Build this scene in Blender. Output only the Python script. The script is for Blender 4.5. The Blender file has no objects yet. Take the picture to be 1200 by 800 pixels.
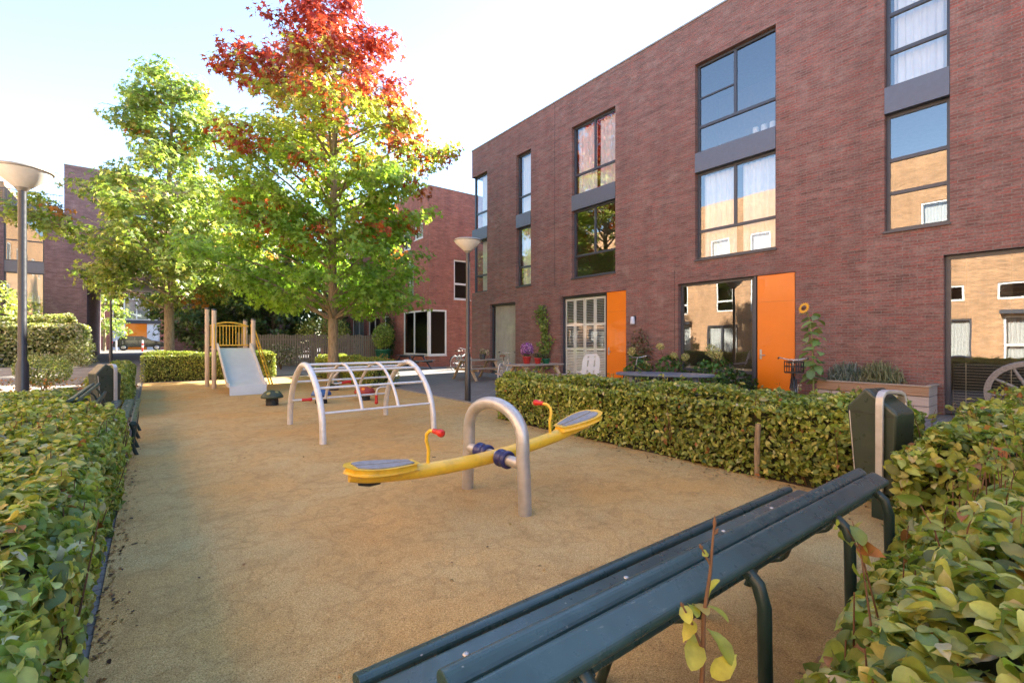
import bpy, math, random
import numpy as np
from mathutils import Vector, Matrix

random.seed(7)
RNG = np.random.default_rng(11)
sc = bpy.context.scene
COL = sc.collection
PI = math.pi
R = math.radians

# ------------------------------------------------------------------ helpers
class MB:
    """Collects shapes and links them as ONE mesh object."""
    def __init__(self):
        self.v = []; self.f = []; self.uv = []; self.sm = []
    def add(self, vs, fs, uvs=None, smooth=False):
        o = len(self.v)
        self.v.extend([tuple(p) for p in vs])
        for i, f in enumerate(fs):
            self.f.append(tuple(o + k for k in f)); self.sm.append(smooth)
            self.uv.append(uvs[i] if uvs else None)
        return self
    def hexa(self, p):
        return self.add(p, [(0, 3, 2, 1), (4, 5, 6, 7), (0, 1, 5, 4), (1, 2, 6, 5), (2, 3, 7, 6), (3, 0, 4, 7)])
    def box(self, x0, x1, y0, y1, z0, z1):
        return self.hexa([(x0, y0, z0), (x1, y0, z0), (x1, y1, z0), (x0, y1, z0),
                          (x0, y0, z1), (x1, y0, z1), (x1, y1, z1), (x0, y1, z1)])
    def obox(self, c, sx, sy, sz, rot):
        m = rot if isinstance(rot, Matrix) else Matrix.Rotation(rot, 3, 'Z')
        c = Vector(c)
        q = [(-1, -1, -1), (1, -1, -1), (1, 1, -1), (-1, 1, -1), (-1, -1, 1), (1, -1, 1), (1, 1, 1), (-1, 1, 1)]
        return self.hexa([c + m @ Vector((a * sx / 2, b * sy / 2, d * sz / 2)) for a, b, d in q])
    def bar(self, a, b, w, h, up=(0, 0, 1)):
        a = Vector(a); b = Vector(b); d = (b - a).normalized(); up = Vector(up)
        s = d.cross(up)
        if s.length < 1e-4: s = d.cross(Vector((1, 0, 0)))
        s.normalize(); u = s.cross(d).normalized()
        s *= w / 2; u *= h / 2
        return self.hexa([a - s - u, a + s - u, b + s - u, b - s - u, a - s + u, a + s + u, b + s + u, b - s + u])
    def tube(self, pts, r, n=8, caps=True, closed=False):
        pts = [Vector(p) for p in pts]; m = len(pts)
        rr = r if isinstance(r, (list, tuple)) else [r] * m
        vs = []; t0 = None; nrm = None
        for i in range(m):
            if closed: t = (pts[(i + 1) % m] - pts[i - 1]).normalized()
            else: t = (pts[min(i + 1, m - 1)] - pts[max(i - 1, 0)]).normalized()
            if nrm is None:
                a = Vector((0, 0, 1)) if abs(t.z) < .9 else Vector((1, 0, 0))
                nrm = t.cross(a).normalized()
            else:
                nrm = (nrm - t * nrm.dot(t))
                nrm = nrm.normalized() if nrm.length > 1e-6 else t.orthogonal().normalized()
            b = t.cross(nrm)
            for k in range(n):
                a = 2 * PI * k / n
                vs.append(pts[i] + (nrm * math.cos(a) + b * math.sin(a)) * rr[i])
        fs = []
        for i in range(m if closed else m - 1):
            j = (i + 1) % m
            for k in range(n):
                fs.append((i * n + k, i * n + (k + 1) % n, j * n + (k + 1) % n, j * n + k))
        self.add(vs, fs, smooth=True)
        if caps and not closed:
            self.add(vs[:n], [tuple(range(n - 1, -1, -1))]); self.add(vs[-n:], [tuple(range(n))])
        return self
    def lathe(self, prof, c=(0, 0, 0), n=20, axis='Z', smooth=True):
        c = Vector(c); vs = []; fs = []
        for (r, z) in prof:
            for k in range(n):
                a = 2 * PI * k / n
                p = Vector((r * math.cos(a), r * math.sin(a), z))
                if axis == 'X': p = Vector((p.z, p.x, p.y))
                if axis == 'Y': p = Vector((p.y, p.z, p.x))
                vs.append(c + p)
        for i in range(len(prof) - 1):
            for k in range(n):
                fs.append((i * n + k, i * n + (k + 1) % n, (i + 1) * n + (k + 1) % n, (i + 1) * n + k))
        return self.add(vs, fs, smooth=smooth)
    def prism(self, poly, vec):
        n = len(poly); vec = Vector(vec)
        a = [Vector(p) for p in poly]; b = [p + vec for p in a]
        fs = [tuple(range(n - 1, -1, -1)), tuple(range(n, 2 * n))]
        fs += [(i, (i + 1) % n, n + (i + 1) % n, n + i) for i in range(n)]
        return self.add(a + b, fs)
    def sphere(self, c, r, n=10, m=7, sz=1.0):
        prof = [(max(1e-4, r * math.sin(PI * i / m)), -r * sz * math.cos(PI * i / m)) for i in range(m + 1)]
        return self.lathe(prof, c, n)
    def build(self, name, mat, parent=None, bevel=0.0, seg=2):
        me = bpy.data.meshes.new(name)
        me.from_pydata(self.v, [], self.f)
        me.polygons.foreach_set('use_smooth', self.sm)
        if any(u is not None for u in self.uv):
            lay = me.uv_layers.new(name='UVMap').data
            k = 0
            for f, u in zip(self.f, self.uv):
                for j in range(len(f)):
                    if u is not None: lay[k].uv = u[j]
                    k += 1
        me.materials.append(mat)
        o = bpy.data.objects.new(name, me); COL.objects.link(o)
        if parent is not None:
            o.parent = parent
            off = worldpos(parent)
            if off.length > 0 and not is_local(parent):
                for v in me.vertices: v.co -= off
        if bevel > 0:
            md = o.modifiers.new('bevel', 'BEVEL'); md.width = bevel; md.segments = seg
            md.limit_method = 'ANGLE'; md.angle_limit = R(40)
            md.harden_normals = False
        return o

def is_local(o):
    while o is not None:
        if o.get('_local'): return True
        o = o.parent
    return False
def worldpos(o):
    p = Vector((0, 0, 0))
    while o is not None:
        p = p + o.location; o = o.parent
    return p

def tag(o, label=None, cat=None, group=None, kind=None):
    if label: o['label'] = label
    if cat: o['category'] = cat
    if group: o['group'] = group
    if kind: o['kind'] = kind
    return o
def thing(name, label, cat, loc=(0, 0, 0), group=None, rot=0.0):
    o = bpy.data.objects.new(name, None); COL.objects.link(o)
    o.location = loc; o.rotation_euler.z = rot; o.empty_display_size = .2
    return tag(o, label, cat, group)
def copy_tree(o, parent=None):
    kids = list(o.children)
    c = o.copy(); COL.objects.link(c)
    if parent is not None: c.parent = parent
    for k in kids: copy_tree(k, c)
    return c
def dup(root, loc, rot=0.0, label=None, scale=None):
    c = copy_tree(root); c.location = loc; c.rotation_euler.z = rot
    if scale: c.scale = (scale,) * 3
    if label: c['label'] = label
    return c
def structure(o): o['kind'] = 'structure'; return o

# ------------------------------------------------------------------ materials
def newmat(name):
    m = bpy.data.materials.new(name); m.use_nodes = True
    nt = m.node_tree; nt.nodes.clear()
    out = nt.nodes.new('ShaderNodeOutputMaterial')
    b = nt.nodes.new('ShaderNodeBsdfPrincipled')
    nt.links.new(b.outputs[0], out.inputs[0])
    return m, nt, b, out
def N(nt, t, **kw):
    n = nt.nodes.new(t)
    for k, v in kw.items():
        if k in n.inputs.keys() if isinstance(k, str) else False: n.inputs[k].default_value = v
        else: setattr(n, k, v)
    return n
def mixcol(nt, fac, a, b, mode='MIX'):
    n = nt.nodes.new('ShaderNodeMix'); n.data_type = 'RGBA'; n.blend_type = mode
    for sock, val in ((n.inputs[0], fac), (n.inputs[6], a), (n.inputs[7], b)):
        if hasattr(val, 'links'): nt.links.new(val, sock)
        elif isinstance(val, (int, float)): sock.default_value = val
        else: sock.default_value = (*val, 1) if len(val) == 3 else val
    return n.outputs[2]
def ramp(nt, val, stops):
    n = nt.nodes.new('ShaderNodeValToRGB'); e = n.color_ramp.elements
    while len(e) < len(stops): e.new(.5)
    for i, (p, c) in enumerate(stops):
        e[i].position = p; e[i].color = (*c, 1) if not isinstance(c, (int, float)) else (c, c, c, 1)
    nt.links.new(val, n.inputs[0]); return n.outputs[0]
def noise(nt, scale, detail=4, rough=.55, vec=None):
    n = nt.nodes.new('ShaderNodeTexNoise'); n.inputs['Scale'].default_value = scale
    n.inputs['Detail'].default_value = detail; n.inputs['Roughness'].default_value = rough
    if vec is None:
        tc = nt.nodes.new('ShaderNodeTexCoord'); vec = tc.outputs['Object']
    nt.links.new(vec, n.inputs['Vector']); return n.outputs[0]
def bump(nt, b, h, strength, dist):
    n = nt.nodes.new('ShaderNodeBump'); n.inputs['Strength'].default_value = strength
    n.inputs['Distance'].default_value = dist
    nt.links.new(h, n.inputs['Height']); nt.links.new(n.outputs[0], b.inputs['Normal'])

def mat(name, col, rough=.5, metal=0.0, var=.25, vs=9.0, bmp=0.0, bs=120, spec=.5, dirt=None, coat=0):
    m, nt, b, out = newmat(name)
    f = noise(nt, vs, 5, .6)
    c2 = tuple(max(0, c * (1 - var)) for c in col); c1 = tuple(min(1, c * (1 + var)) for c in col)
    c = ramp(nt, f, [(.3, c2), (.7, c1)])
    if dirt:
        g = ramp(nt, noise(nt, dirt[1], 6, .7), [(.52, 0), (.72, dirt[2])])
        c = mixcol(nt, g, c, dirt[0])
    nt.links.new(c, b.inputs['Base Color'])
    rr = ramp(nt, noise(nt, vs * 2.3, 4), [(.3, max(.02, rough * .8)), (.7, min(1, rough * 1.2))])
    nt.links.new(rr, b.inputs['Roughness'])
    b.inputs['Metallic'].default_value = metal
    b.inputs['Specular IOR Level'].default_value = spec
    if coat: b.inputs['Coat Weight'].default_value = coat
    if bmp: bump(nt, b, noise(nt, bs, 3), bmp, .01)
    return m

def mat_brick(name, c1, c2, mortar, bw=.215, rh=.0625, ms=.010, stain=(.05, .04, .035), var=.35):
    m, nt, b, out = newmat(name)
    tc = nt.nodes.new('ShaderNodeTexCoord')
    n = nt.nodes.new('ShaderNodeTexBrick')
    n.inputs['Scale'].default_value = 1; n.inputs['Brick Width'].default_value = bw
    n.inputs['Row Height'].default_value = rh; n.inputs['Mortar Size'].default_value = ms
    n.inputs['Mortar Smooth'].default_value = .3; n.inputs['Bias'].default_value = -.1
    n.inputs['Color1'].default_value = (*c1, 1); n.inputs['Color2'].default_value = (*c2, 1)
    n.inputs['Mortar'].default_value = (*mortar, 1)
    nt.links.new(tc.outputs['UV'], n.inputs['Vector'])
    mp = nt.nodes.new('ShaderNodeMapping'); mp.inputs['Scale'].default_value = (1 / bw, 1 / rh, 1)
    nt.links.new(tc.outputs['UV'], mp.inputs[0])
    # streaks with the shape of single bricks and weathering clouds
    f1 = noise(nt, .55, 3, .6, mp.outputs[0])
    f2 = noise(nt, .45, 5, .65, tc.outputs['UV'])
    f3 = noise(nt, 26, 4, .6, tc.outputs['UV'])
    c = mixcol(nt, ramp(nt, f1, [(.40, 0), (.62, .8)]), n.outputs[0],
               mixcol(nt, n.outputs['Fac'], tuple(x * 1.9 + .03 for x in c2), mortar))
    f7 = noise(nt, .8, 2, .5, mp.outputs[0])
    c = mixcol(nt, ramp(nt, f7, [(.30, .5), (.44, 0)]), c, mixcol(nt, n.outputs['Fac'], tuple(x * .55 for x in c2), mortar))
    c = mixcol(nt, ramp(nt, f2, [(.4, 0), (.8, .5)]), c, stain)
    c = mixcol(nt, 1.0, c, ramp(nt, f3, [(.25, 1 - var), (.75, 1 + var)]), 'MULTIPLY')
    mp2 = nt.nodes.new('ShaderNodeMapping'); mp2.inputs['Scale'].default_value = (2.2, .22, 1)
    nt.links.new(tc.outputs['UV'], mp2.inputs[0])
    f5 = noise(nt, 1, 5, .6, mp2.outputs[0])
    c = mixcol(nt, 1.0, c, ramp(nt, f5, [(.32, .88), (.5, 1.0), (.7, 1.12)]), 'MULTIPLY')
    mp3 = nt.nodes.new('ShaderNodeMapping'); mp3.inputs['Scale'].default_value = (.25, 2.4, 1)
    nt.links.new(tc.outputs['UV'], mp3.inputs[0])
    f6 = noise(nt, 1, 4, .7, mp3.outputs[0])
    c = mixcol(nt, 1.0, c, ramp(nt, f6, [(.35, .90), (.65, 1.10)]), 'MULTIPLY')
    # pale efflorescence blooms
    f4 = noise(nt, 1.7, 6, .7, tc.outputs['UV'])
    c = mixcol(nt, ramp(nt, f4, [(.56, 0), (.8, .42)]), c, (.42, .33, .29))
    nt.links.new(c, b.inputs['Base Color'])
    b.inputs['Roughness'].default_value = .82
    inv = nt.nodes.new('ShaderNodeMath'); inv.operation = 'SUBTRACT'; inv.inputs[0].default_value = 1
    nt.links.new(n.outputs['Fac'], inv.inputs[1])
    ad = nt.nodes.new('ShaderNodeMath'); ad.operation = 'MULTIPLY_ADD'; ad.inputs[1].default_value = .35
    nt.links.new(f3, ad.inputs[0]); nt.links.new(inv.outputs[0], ad.inputs[2])
    bump(nt, b, ad.outputs[0], .9, .012)
    return m

def mat_leaf(name, trans=.35, rough=.42, spec=.5):
    m, nt, b, out = newmat(name)
    at = nt.nodes.new('ShaderNodeAttribute'); at.attribute_name = 'tint'
    tc = nt.nodes.new('ShaderNodeTexCoord')
    f = noise(nt, 35, 3, .6)
    c = mixcol(nt, 1.0, at.outputs['Color'], ramp(nt, f, [(.25, .78), (.75, 1.2)]), 'MULTIPLY')
    nt.links.new(c, b.inputs['Base Color'])
    b.inputs['Roughness'].default_value = rough
    b.inputs['Specular IOR Level'].default_value = spec
    t = nt.nodes.new('ShaderNodeBsdfTranslucent')
    tcol = mixcol(nt, 1.0, c, (1.5, 1.6, .7), 'MULTIPLY')
    nt.links.new(tcol, t.inputs[0])
    mx = nt.nodes.new('ShaderNodeMixShader'); mx.inputs[0].default_value = trans
    nt.links.new(b.outputs[0], mx.inputs[1]); nt.links.new(t.outputs[0], mx.inputs[2])
    nt.links.new(mx.outputs[0], out.inputs[0])
    return m

def mat_glass(name, tint=(.95, .97, .96), ior=1.8, rough=0.0, base=.25):
    m, nt, b, out = newmat(name); nt.nodes.remove(b)
    lw = nt.nodes.new('ShaderNodeLayerWeight'); lw.inputs[0].default_value = .5      # same from both sides
    pwn = nt.nodes.new('ShaderNodeMath'); pwn.operation = 'POWER'; pwn.inputs[1].default_value = 3.5
    nt.links.new(lw.outputs['Facing'], pwn.inputs[0])
    ad = nt.nodes.new('ShaderNodeMath'); ad.operation = 'MULTIPLY_ADD'; ad.inputs[1].default_value = .8; ad.inputs[2].default_value = base; ad.use_clamp = True
    nt.links.new(pwn.outputs[0], ad.inputs[0])
    tr = nt.nodes.new('ShaderNodeBsdfTransparent'); tr.inputs[0].default_value = (*tint, 1)
    gl = nt.nodes.new('ShaderNodeBsdfGlossy'); gl.inputs['Roughness'].default_value = rough
    # real panes are never perfectly flat
    bp = nt.nodes.new('ShaderNodeBump'); bp.inputs['Strength'].default_value = .04; bp.inputs['Distance'].default_value = .02
    nt.links.new(noise(nt, 1.3, 1), bp.inputs['Height']); nt.links.new(bp.outputs[0], gl.inputs['Normal'])
    mx = nt.nodes.new('ShaderNodeMixShader')
    nt.links.new(ad.outputs[0], mx.inputs[0]); nt.links.new(tr.outputs[0], mx.inputs[1]); nt.links.new(gl.outputs[0], mx.inputs[2])
    nt.links.new(mx.outputs[0], out.inputs[0])
    return m

def mat_rubber():
    m, nt, b, out = newmat('rubber_granules')
    g = noise(nt, 210, 2, .6)
    c = ramp(nt, g, [(.28, (.14, .088, .034)), (.42, (.43, .29, .115)), (.56, (.57, .405, .175)), (.72, (.72, .56, .30))])
    big = noise(nt, .55, 6, .62)
    c = mixcol(nt, ramp(nt, big, [(.36, .0), (.66, .7)]), c, mixcol(nt, 1.0, c, (1.12, .80, .46), 'MULTIPLY'))
    seam = noise(nt, 1.1, 3, .9)
    c = mixcol(nt, ramp(nt, seam, [(.47, 0), (.5, .28), (.53, 0)]), c, mixcol(nt, 1.0, c, (.5, .45, .4), 'MULTIPLY'))
    pale = noise(nt, .9, 5, .65)
    c = mixcol(nt, ramp(nt, pale, [(.52, 0), (.75, .55)]), c, mixcol(nt, 1.0, c, (1.25, 1.25, 1.25), 'MULTIPLY'))
    med = noise(nt, 2.6, 5, .7)
    c = mixcol(nt, ramp(nt, med, [(.50, 0), (.74, .5)]), c, mixcol(nt, 1.0, c, (.60, .55, .50), 'MULTIPLY'))
    sp = noise(nt, 7.5, 2, .5)
    c = mixcol(nt, ramp(nt, sp, [(.745, 0), (.775, .8)]), c, (.035, .022, .012))
    nt.links.new(c, b.inputs['Base Color']); b.inputs['Roughness'].default_value = .92
    b.inputs['Specular IOR Level'].default_value = .25
    bump(nt, b, g, .8, .006)
    return m

def mat_pavers(name, c1, c2, mortar, bw=.21, rh=.105, swap=False):
    m, nt, b, out = newmat(name)
    tc = nt.nodes.new('ShaderNodeTexCoord')
    mp = nt.nodes.new('ShaderNodeMapping')
    mp.inputs['Rotation'].default_value = (0, 0, PI / 2 if swap else 0)
    nt.links.new(tc.outputs['Object'], mp.inputs[0])
    n = nt.nodes.new('ShaderNodeTexBrick'); n.inputs['Scale'].default_value = 1
    n.inputs['Brick Width'].default_value = bw; n.inputs['Row Height'].default_value = rh
    n.inputs['Mortar Size'].default_value = .007; n.inputs['Bias'].default_value = 0
    n.inputs['Color1'].default_value = (*c1, 1); n.inputs['Color2'].default_value = (*c2, 1); n.inputs['Mortar'].default_value = (*mortar, 1)
    nt.links.new(mp.outputs[0], n.inputs['Vector'])
    f = noise(nt, .7, 6, .65); f2 = noise(nt, 60, 3)
    c = mixcol(nt, ramp(nt, f, [(.38, 0), (.72, .6)]), n.outputs[0], (.13, .11, .09))
    c = mixcol(nt, 1.0, c, ramp(nt, f2, [(.2, .75), (.8, 1.2)]), 'MULTIPLY')
    nt.links.new(c, b.inputs['Base Color']); b.inputs['Roughness'].default_value = .85
    bump(nt, b, f2, .4, .006)
    return m

def mat_wood(name, c1, c2, scale=(3, 40, 40), rough=.7):
    m, nt, b, out = newmat(name)
    tc = nt.nodes.new('ShaderNodeTexCoord'); mp = nt.nodes.new('ShaderNodeMapping')
    mp.inputs['Scale'].default_value = scale; nt.links.new(tc.outputs['Object'], mp.inputs[0])
    f = noise(nt, 1, 5, .65, mp.outputs[0])
    c = ramp(nt, f, [(.3, c1), (.7, c2)])
    nt.links.new(c, b.inputs['Base Color']); b.inputs['Roughness'].default_value = rough
    bump(nt, b, f, .3, .004)
    return m

def mat_bark(name, c1, c2):
    m, nt, b, out = newmat(name)
    tc = nt.nodes.new('ShaderNodeTexCoord'); mp = nt.nodes.new('ShaderNodeMapping')
    mp.inputs['Scale'].default_value = (18, 18, 4); nt.links.new(tc.outputs['Object'], mp.inputs[0])
    f = noise(nt, 1.2, 6, .7, mp.outputs[0])
    nt.links.new(ramp(nt, f, [(.3, c1), (.68, c2)]), b.inputs['Base Color']); b.inputs['Roughness'].default_value = .9
    bump(nt, b, f, .9, .03)
    return m

M = {}
M['brick_dark'] = mat_brick('dark_brick', (.262, .080, .062), (.122, .060, .050), (.205, .160, .138), bw=.235, rh=.0605, ms=.009, stain=(.16, .075, .06))
M['brick_red'] = mat_brick('red_brick', (.43, .115, .062), (.30, .08, .048), (.26, .18, .14), stain=(.15, .055, .045))
M['brick_plum'] = mat_brick('plum_brick', (.20, .105, .105), (.15, .085, .088), (.16, .115, .115), stain=(.09, .06, .064))
M['brick_tan'] = mat_brick('tan_brick', (.47, .25, .115), (.39, .20, .09), (.42, .33, .22), stain=(.33, .2, .11))
M['slab'] = mat('concrete_slab', (.34, .33, .31), .85, var=.15)
M['roof'] = mat('roof_felt', (.06, .06, .062), .9)
M['coping'] = mat('zinc_coping', (.30, .28, .26), .5, .3)
M['frame'] = mat('blue_grey_frame', (.050, .056, .072), .38, var=.08)
M['spandrel'] = mat('blue_grey_panel', (.10, .115, .155), .36, var=.06)
M['white'] = mat('white_paint', (.76, .75, .71), .45, var=.04)
M['plastic_white'] = mat('white_plastic', (.78, .78, .78), .4, var=.04)
M['orange'] = mat('orange_paint', (.78, .195, .006), .38, var=.06, vs=1.5, coat=.3)
M['glass'] = mat_glass('window_glass')
M['glass_clear'] = mat_glass('clear_window_glass', base=.09)
M['glass_dim'] = mat_glass('grey_window_glass', (.6, .64, .64), 1.6, 0, .03)
M['room'] = mat('room_wall', (.20, .165, .12), .9, var=.1)
M['curtain'] = mat('white_curtain', (.74, .74, .73), .9, var=.06, vs=3)
M['curtain_grey'] = mat('grey_curtain', (.50, .50, .46), .9, var=.12, vs=3)
M['blind_cream'] = mat('cream_roller_blind', (.55, .50, .38), .85, var=.05)
M['slat_dark'] = mat('dark_blind_slat', (.16, .12, .06), .5, var=.1)
M['slat_pale'] = mat('pale_blind_slat', (.40, .35, .24), .5, var=.1)
M['rubber'] = mat_rubber()
M['pavers'] = mat_pavers('grey_pavers', (.22, .205, .19), (.165, .15, .14), (.09, .08, .07))
M['path'] = mat_pavers('path_pavers', (.40, .36, .31), (.32, .28, .25), (.20, .17, .15), swap=True)
M['kerb'] = mat('kerb_concrete', (.25, .215, .165), .85, var=.25, vs=6, bmp=.4, bs=80)
M['soil'] = mat('dark_soil', (.055, .038, .024), .95, var=.5, vs=30, bmp=.8, bs=60)
M['bench'] = mat('green_bench_paint', (.026, .056, .056), .30, var=.2, vs=8)
def scuff(m):
    nt = m.node_tree; b = [n for n in nt.nodes if n.type == 'BSDF_PRINCIPLED'][0]
    tc = nt.nodes.new('ShaderNodeTexCoord'); mp = nt.nodes.new('ShaderNodeMapping'); mp.inputs['Scale'].default_value = (14, 90, 90)
    nt.links.new(tc.outputs['Object'], mp.inputs[0])
    f = ramp(nt, noise(nt, 1, 6, .75, mp.outputs[0]), [(.635, 0), (.70, .75)])
    spot = ramp(nt, noise(nt, 34, 2, .5), [(.74, 0), (.77, .8)])
    c0 = b.inputs['Base Color'].links[0].from_socket
    c = mixcol(nt, f, c0, (.20, .215, .18)); c = mixcol(nt, spot, c, (.42, .41, .36))
    nt.links.new(c, b.inputs['Base Color'])
scuff(M['bench'])
M['bench_iron'] = mat('green_iron', (.014, .032, .028), .4, var=.2)
M['bin'] = mat('bin_green', (.030, .043, .030), .33, var=.15, vs=5, dirt=((.12, .11, .075), 7, .35))
M['steel'] = mat('galvanised_steel', (.50, .48, .46), .42, .55, var=.12, vs=12, bmp=.1, bs=200)
M['steel_white'] = mat('pale_galvanised_tube', (.66, .64, .62), .45, .25, var=.10, vs=12)
M['steel_slide'] = mat('brushed_slide_steel', (.64, .68, .72), .42, .35, var=.05, vs=3)
M['yellow'] = mat('yellow_paint', (.80, .50, .035), .35, var=.10, vs=6, dirt=((.35, .24, .06), 9, .45), coat=.2)
M['pad'] = mat('grey_seat_pad', (.25, .255, .27), .7, var=.2, vs=20, bmp=.4, bs=150)
M['navy'] = mat('navy_rubber', (.022, .025, .12), .35, var=.15)
M['red'] = mat('red_grip', (.58, .022, .014), .38, var=.1)
M['black'] = mat('black_rubber', (.018, .018, .019), .55, var=.3)
M['post'] = mat('black_lamp_post', (.028, .028, .032), .38, var=.2, coat=.2)
M['post_dark'] = M['post']
M['diffuser'] = mat('lamp_diffuser', (.74, .70, .62), .35, var=.08)
M['lampcap'] = mat('lamp_cap_metal', (.34, .31, .26), .4, .4, var=.15)
M['timber'] = mat_wood('pale_timber', (.40, .27, .15), (.60, .46, .30))
M['timber_grey'] = mat_wood('weathered_timber', (.27, .21, .16), (.42, .35, .28))
M['planter'] = mat_wood('planter_timber', (.22, .12, .065), (.38, .25, .16), (30, 3, 50))
M['planter_grey'] = mat_wood('grey_planter_timber', (.36, .30, .27), (.48, .41, .37), (30, 3, 50))
M['post_wood'] = mat_wood('round_post_wood', (.48, .36, .24), (.68, .56, .42), (30, 30, 3))
M['fence'] = mat_wood('fence_wood', (.20, .16, .125), (.33, .27, .21), (30, 30, 3))
M['bark'] = mat_bark('pale_bark', (.16, .115, .07), (.38, .30, .20))
M['bark_dark'] = mat_bark('dark_bark', (.05, .037, .025), (.12, .09, .06))
M['twig'] = mat('brown_twig', (.13, .065, .03), .8, var=.3)
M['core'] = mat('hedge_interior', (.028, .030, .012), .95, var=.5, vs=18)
M['leaf'] = mat_leaf('hedge_leaf', .36, .46, .4)
M['leaf_tree'] = mat_leaf('tree_leaf', .5, .42)
M['leaf_dark'] = mat_leaf('dark_tree_leaf', .3, .5)
M['petal'] = mat_leaf('petal', .3, .7, .2)
M['blue_table'] = mat('blue_grey_table', (.105, .135, .175), .4, var=.12)
M['navy_table'] = mat('dark_blue_table', (.020, .026, .042), .4, var=.15)
M['blue'] = mat('blue_mushroom', (.035, .10, .26), .5, var=.2)
M['stool_green'] = mat('green_mushroom', (.035, .055, .032), .6, var=.2)
M['stool_red'] = mat('red_mushroom', (.33, .035, .018), .55, var=.2)
M['spot_orange'] = mat('orange_spot', (.70, .22, .02), .6, var=.1)
M['spot_olive'] = mat('olive_spot', (.26, .24, .07), .6, var=.1)
M['pot_red'] = mat('red_pot', (.36, .03, .025), .35, var=.1)
M['pot_green'] = mat('green_pot', (.02, .14, .07), .4, var=.1)
M['pot_dark'] = mat('dark_pot', (.03, .03, .03), .5, var=.1)
M['terracotta'] = mat('terracotta', (.48, .16, .06), .7, var=.15)
M['chrome'] = mat('bike_metal', (.55, .55, .54), .3, .8, var=.1)
M['cream'] = mat('cream_bike_paint', (.62, .56, .46), .4, var=.1)
M['blackpaint'] = mat('black_bike_paint', (.016, .016, .018), .35, var=.1)
M['saddle'] = mat('brown_saddle', (.10, .045, .025), .5, var=.2)
M['wagon'] = mat_wood('grey_wheel_wood', (.16, .15, .15), (.30, .29, .28))
M['carpaint'] = mat('black_car_paint', (.012, .013, .016), .2, var=.05, coat=1)
M['carglass'] = mat('dark_car_glass', (.02, .024, .028), .08, var=.05)
M['lens'] = mat('lamp_lens', (.6, .55, .5), .15, var=.05)
M['greyclad'] = mat('grey_cladding', (.26, .27, .28), .6, var=.1)
M['purple_cloth'] = mat('purple_cloth', (.24, .13, .33), .85, var=.3, vs=6)
M['pink'] = mat('pink_plastic', (.62, .09, .27), .4, var=.1)
M['bag'] = mat('white_bag', (.62, .64, .70), .6, var=.15)
M['blue_toy'] = mat('blue_plastic', (.06, .12, .42), .4, var=.1)

# ------------------------------------------------------------------ leaves
def leafarr(template):
    v, f = template
    return np.array(v, float), f
OVAL = ([(0, 0, 0), (0, .34, .03), (0, .70, .02), (0, 1, -.10),
         (.26, .22, .07), (.27, .60, .06), (-.26, .22, .07), (-.27, .60, .06)],
        [(0, 4, 1), (1, 4, 5, 2), (2, 5, 3), (0, 1, 6), (1, 2, 7, 6), (2, 3, 7)])
def oval_hi():
    prof = [(.0, 0), (.13, .09), (.235, .24), (.27, .42), (.235, .62), (.15, .81), (.055, .93)]
    sp = [(0, 0), (.09, .015), (.24, .035), (.42, .04), (.62, .025), (.81, -.05), (.93, -.13), (1.0, -.19)]
    v = [(0, y, z) for y, z in sp]; f = []
    for sg in (1, -1):
        o = len(v)
        for i in range(1, 7):
            w_, y = prof[i]; v.append((sg * w_ * (1.06 if i % 2 else .97), y - .03 + .02 * (i % 2), sp[i][1] + .30 * w_))
        f.append((0, o, 1) if sg > 0 else (0, 1, o))
        for i in range(1, 6):
            q = (i, o + i - 1, o + i, i + 1); f.append(q if sg > 0 else q[::-1])
        f.append((6, o + 5, 7) if sg > 0 else (6, 7, o + 5))
    return v, f
OVAL_HI = oval_hi()
OVAL_LO = ([(0, 0, 0), (.28, .45, .05), (0, 1, -.05), (-.28, .45, .05)], [(0, 1, 2), (0, 2, 3)])
def star():
    v = [(0, .42, 0)]
    for k in range(10):
        a = -PI / 2 + k * PI / 5
        r = .20 if k % 2 == 0 else .58
        if k == 0: r = .34
        v.append((math.cos(a) * r, .42 + math.sin(a) * r, -.07 if k % 2 else .02))
    f = [(0, 1 + (2 * j) % 10, 1 + (2 * j + 1) % 10, 1 + (2 * j + 2) % 10) for j in range(5)]
    return v, f
STAR = star()
NEEDLE = ([(-.05, 0, 0), (.05, 0, 0), (.02, 1, .05), (-.02, 1, .05)], [(0, 1, 2, 3)])

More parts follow.
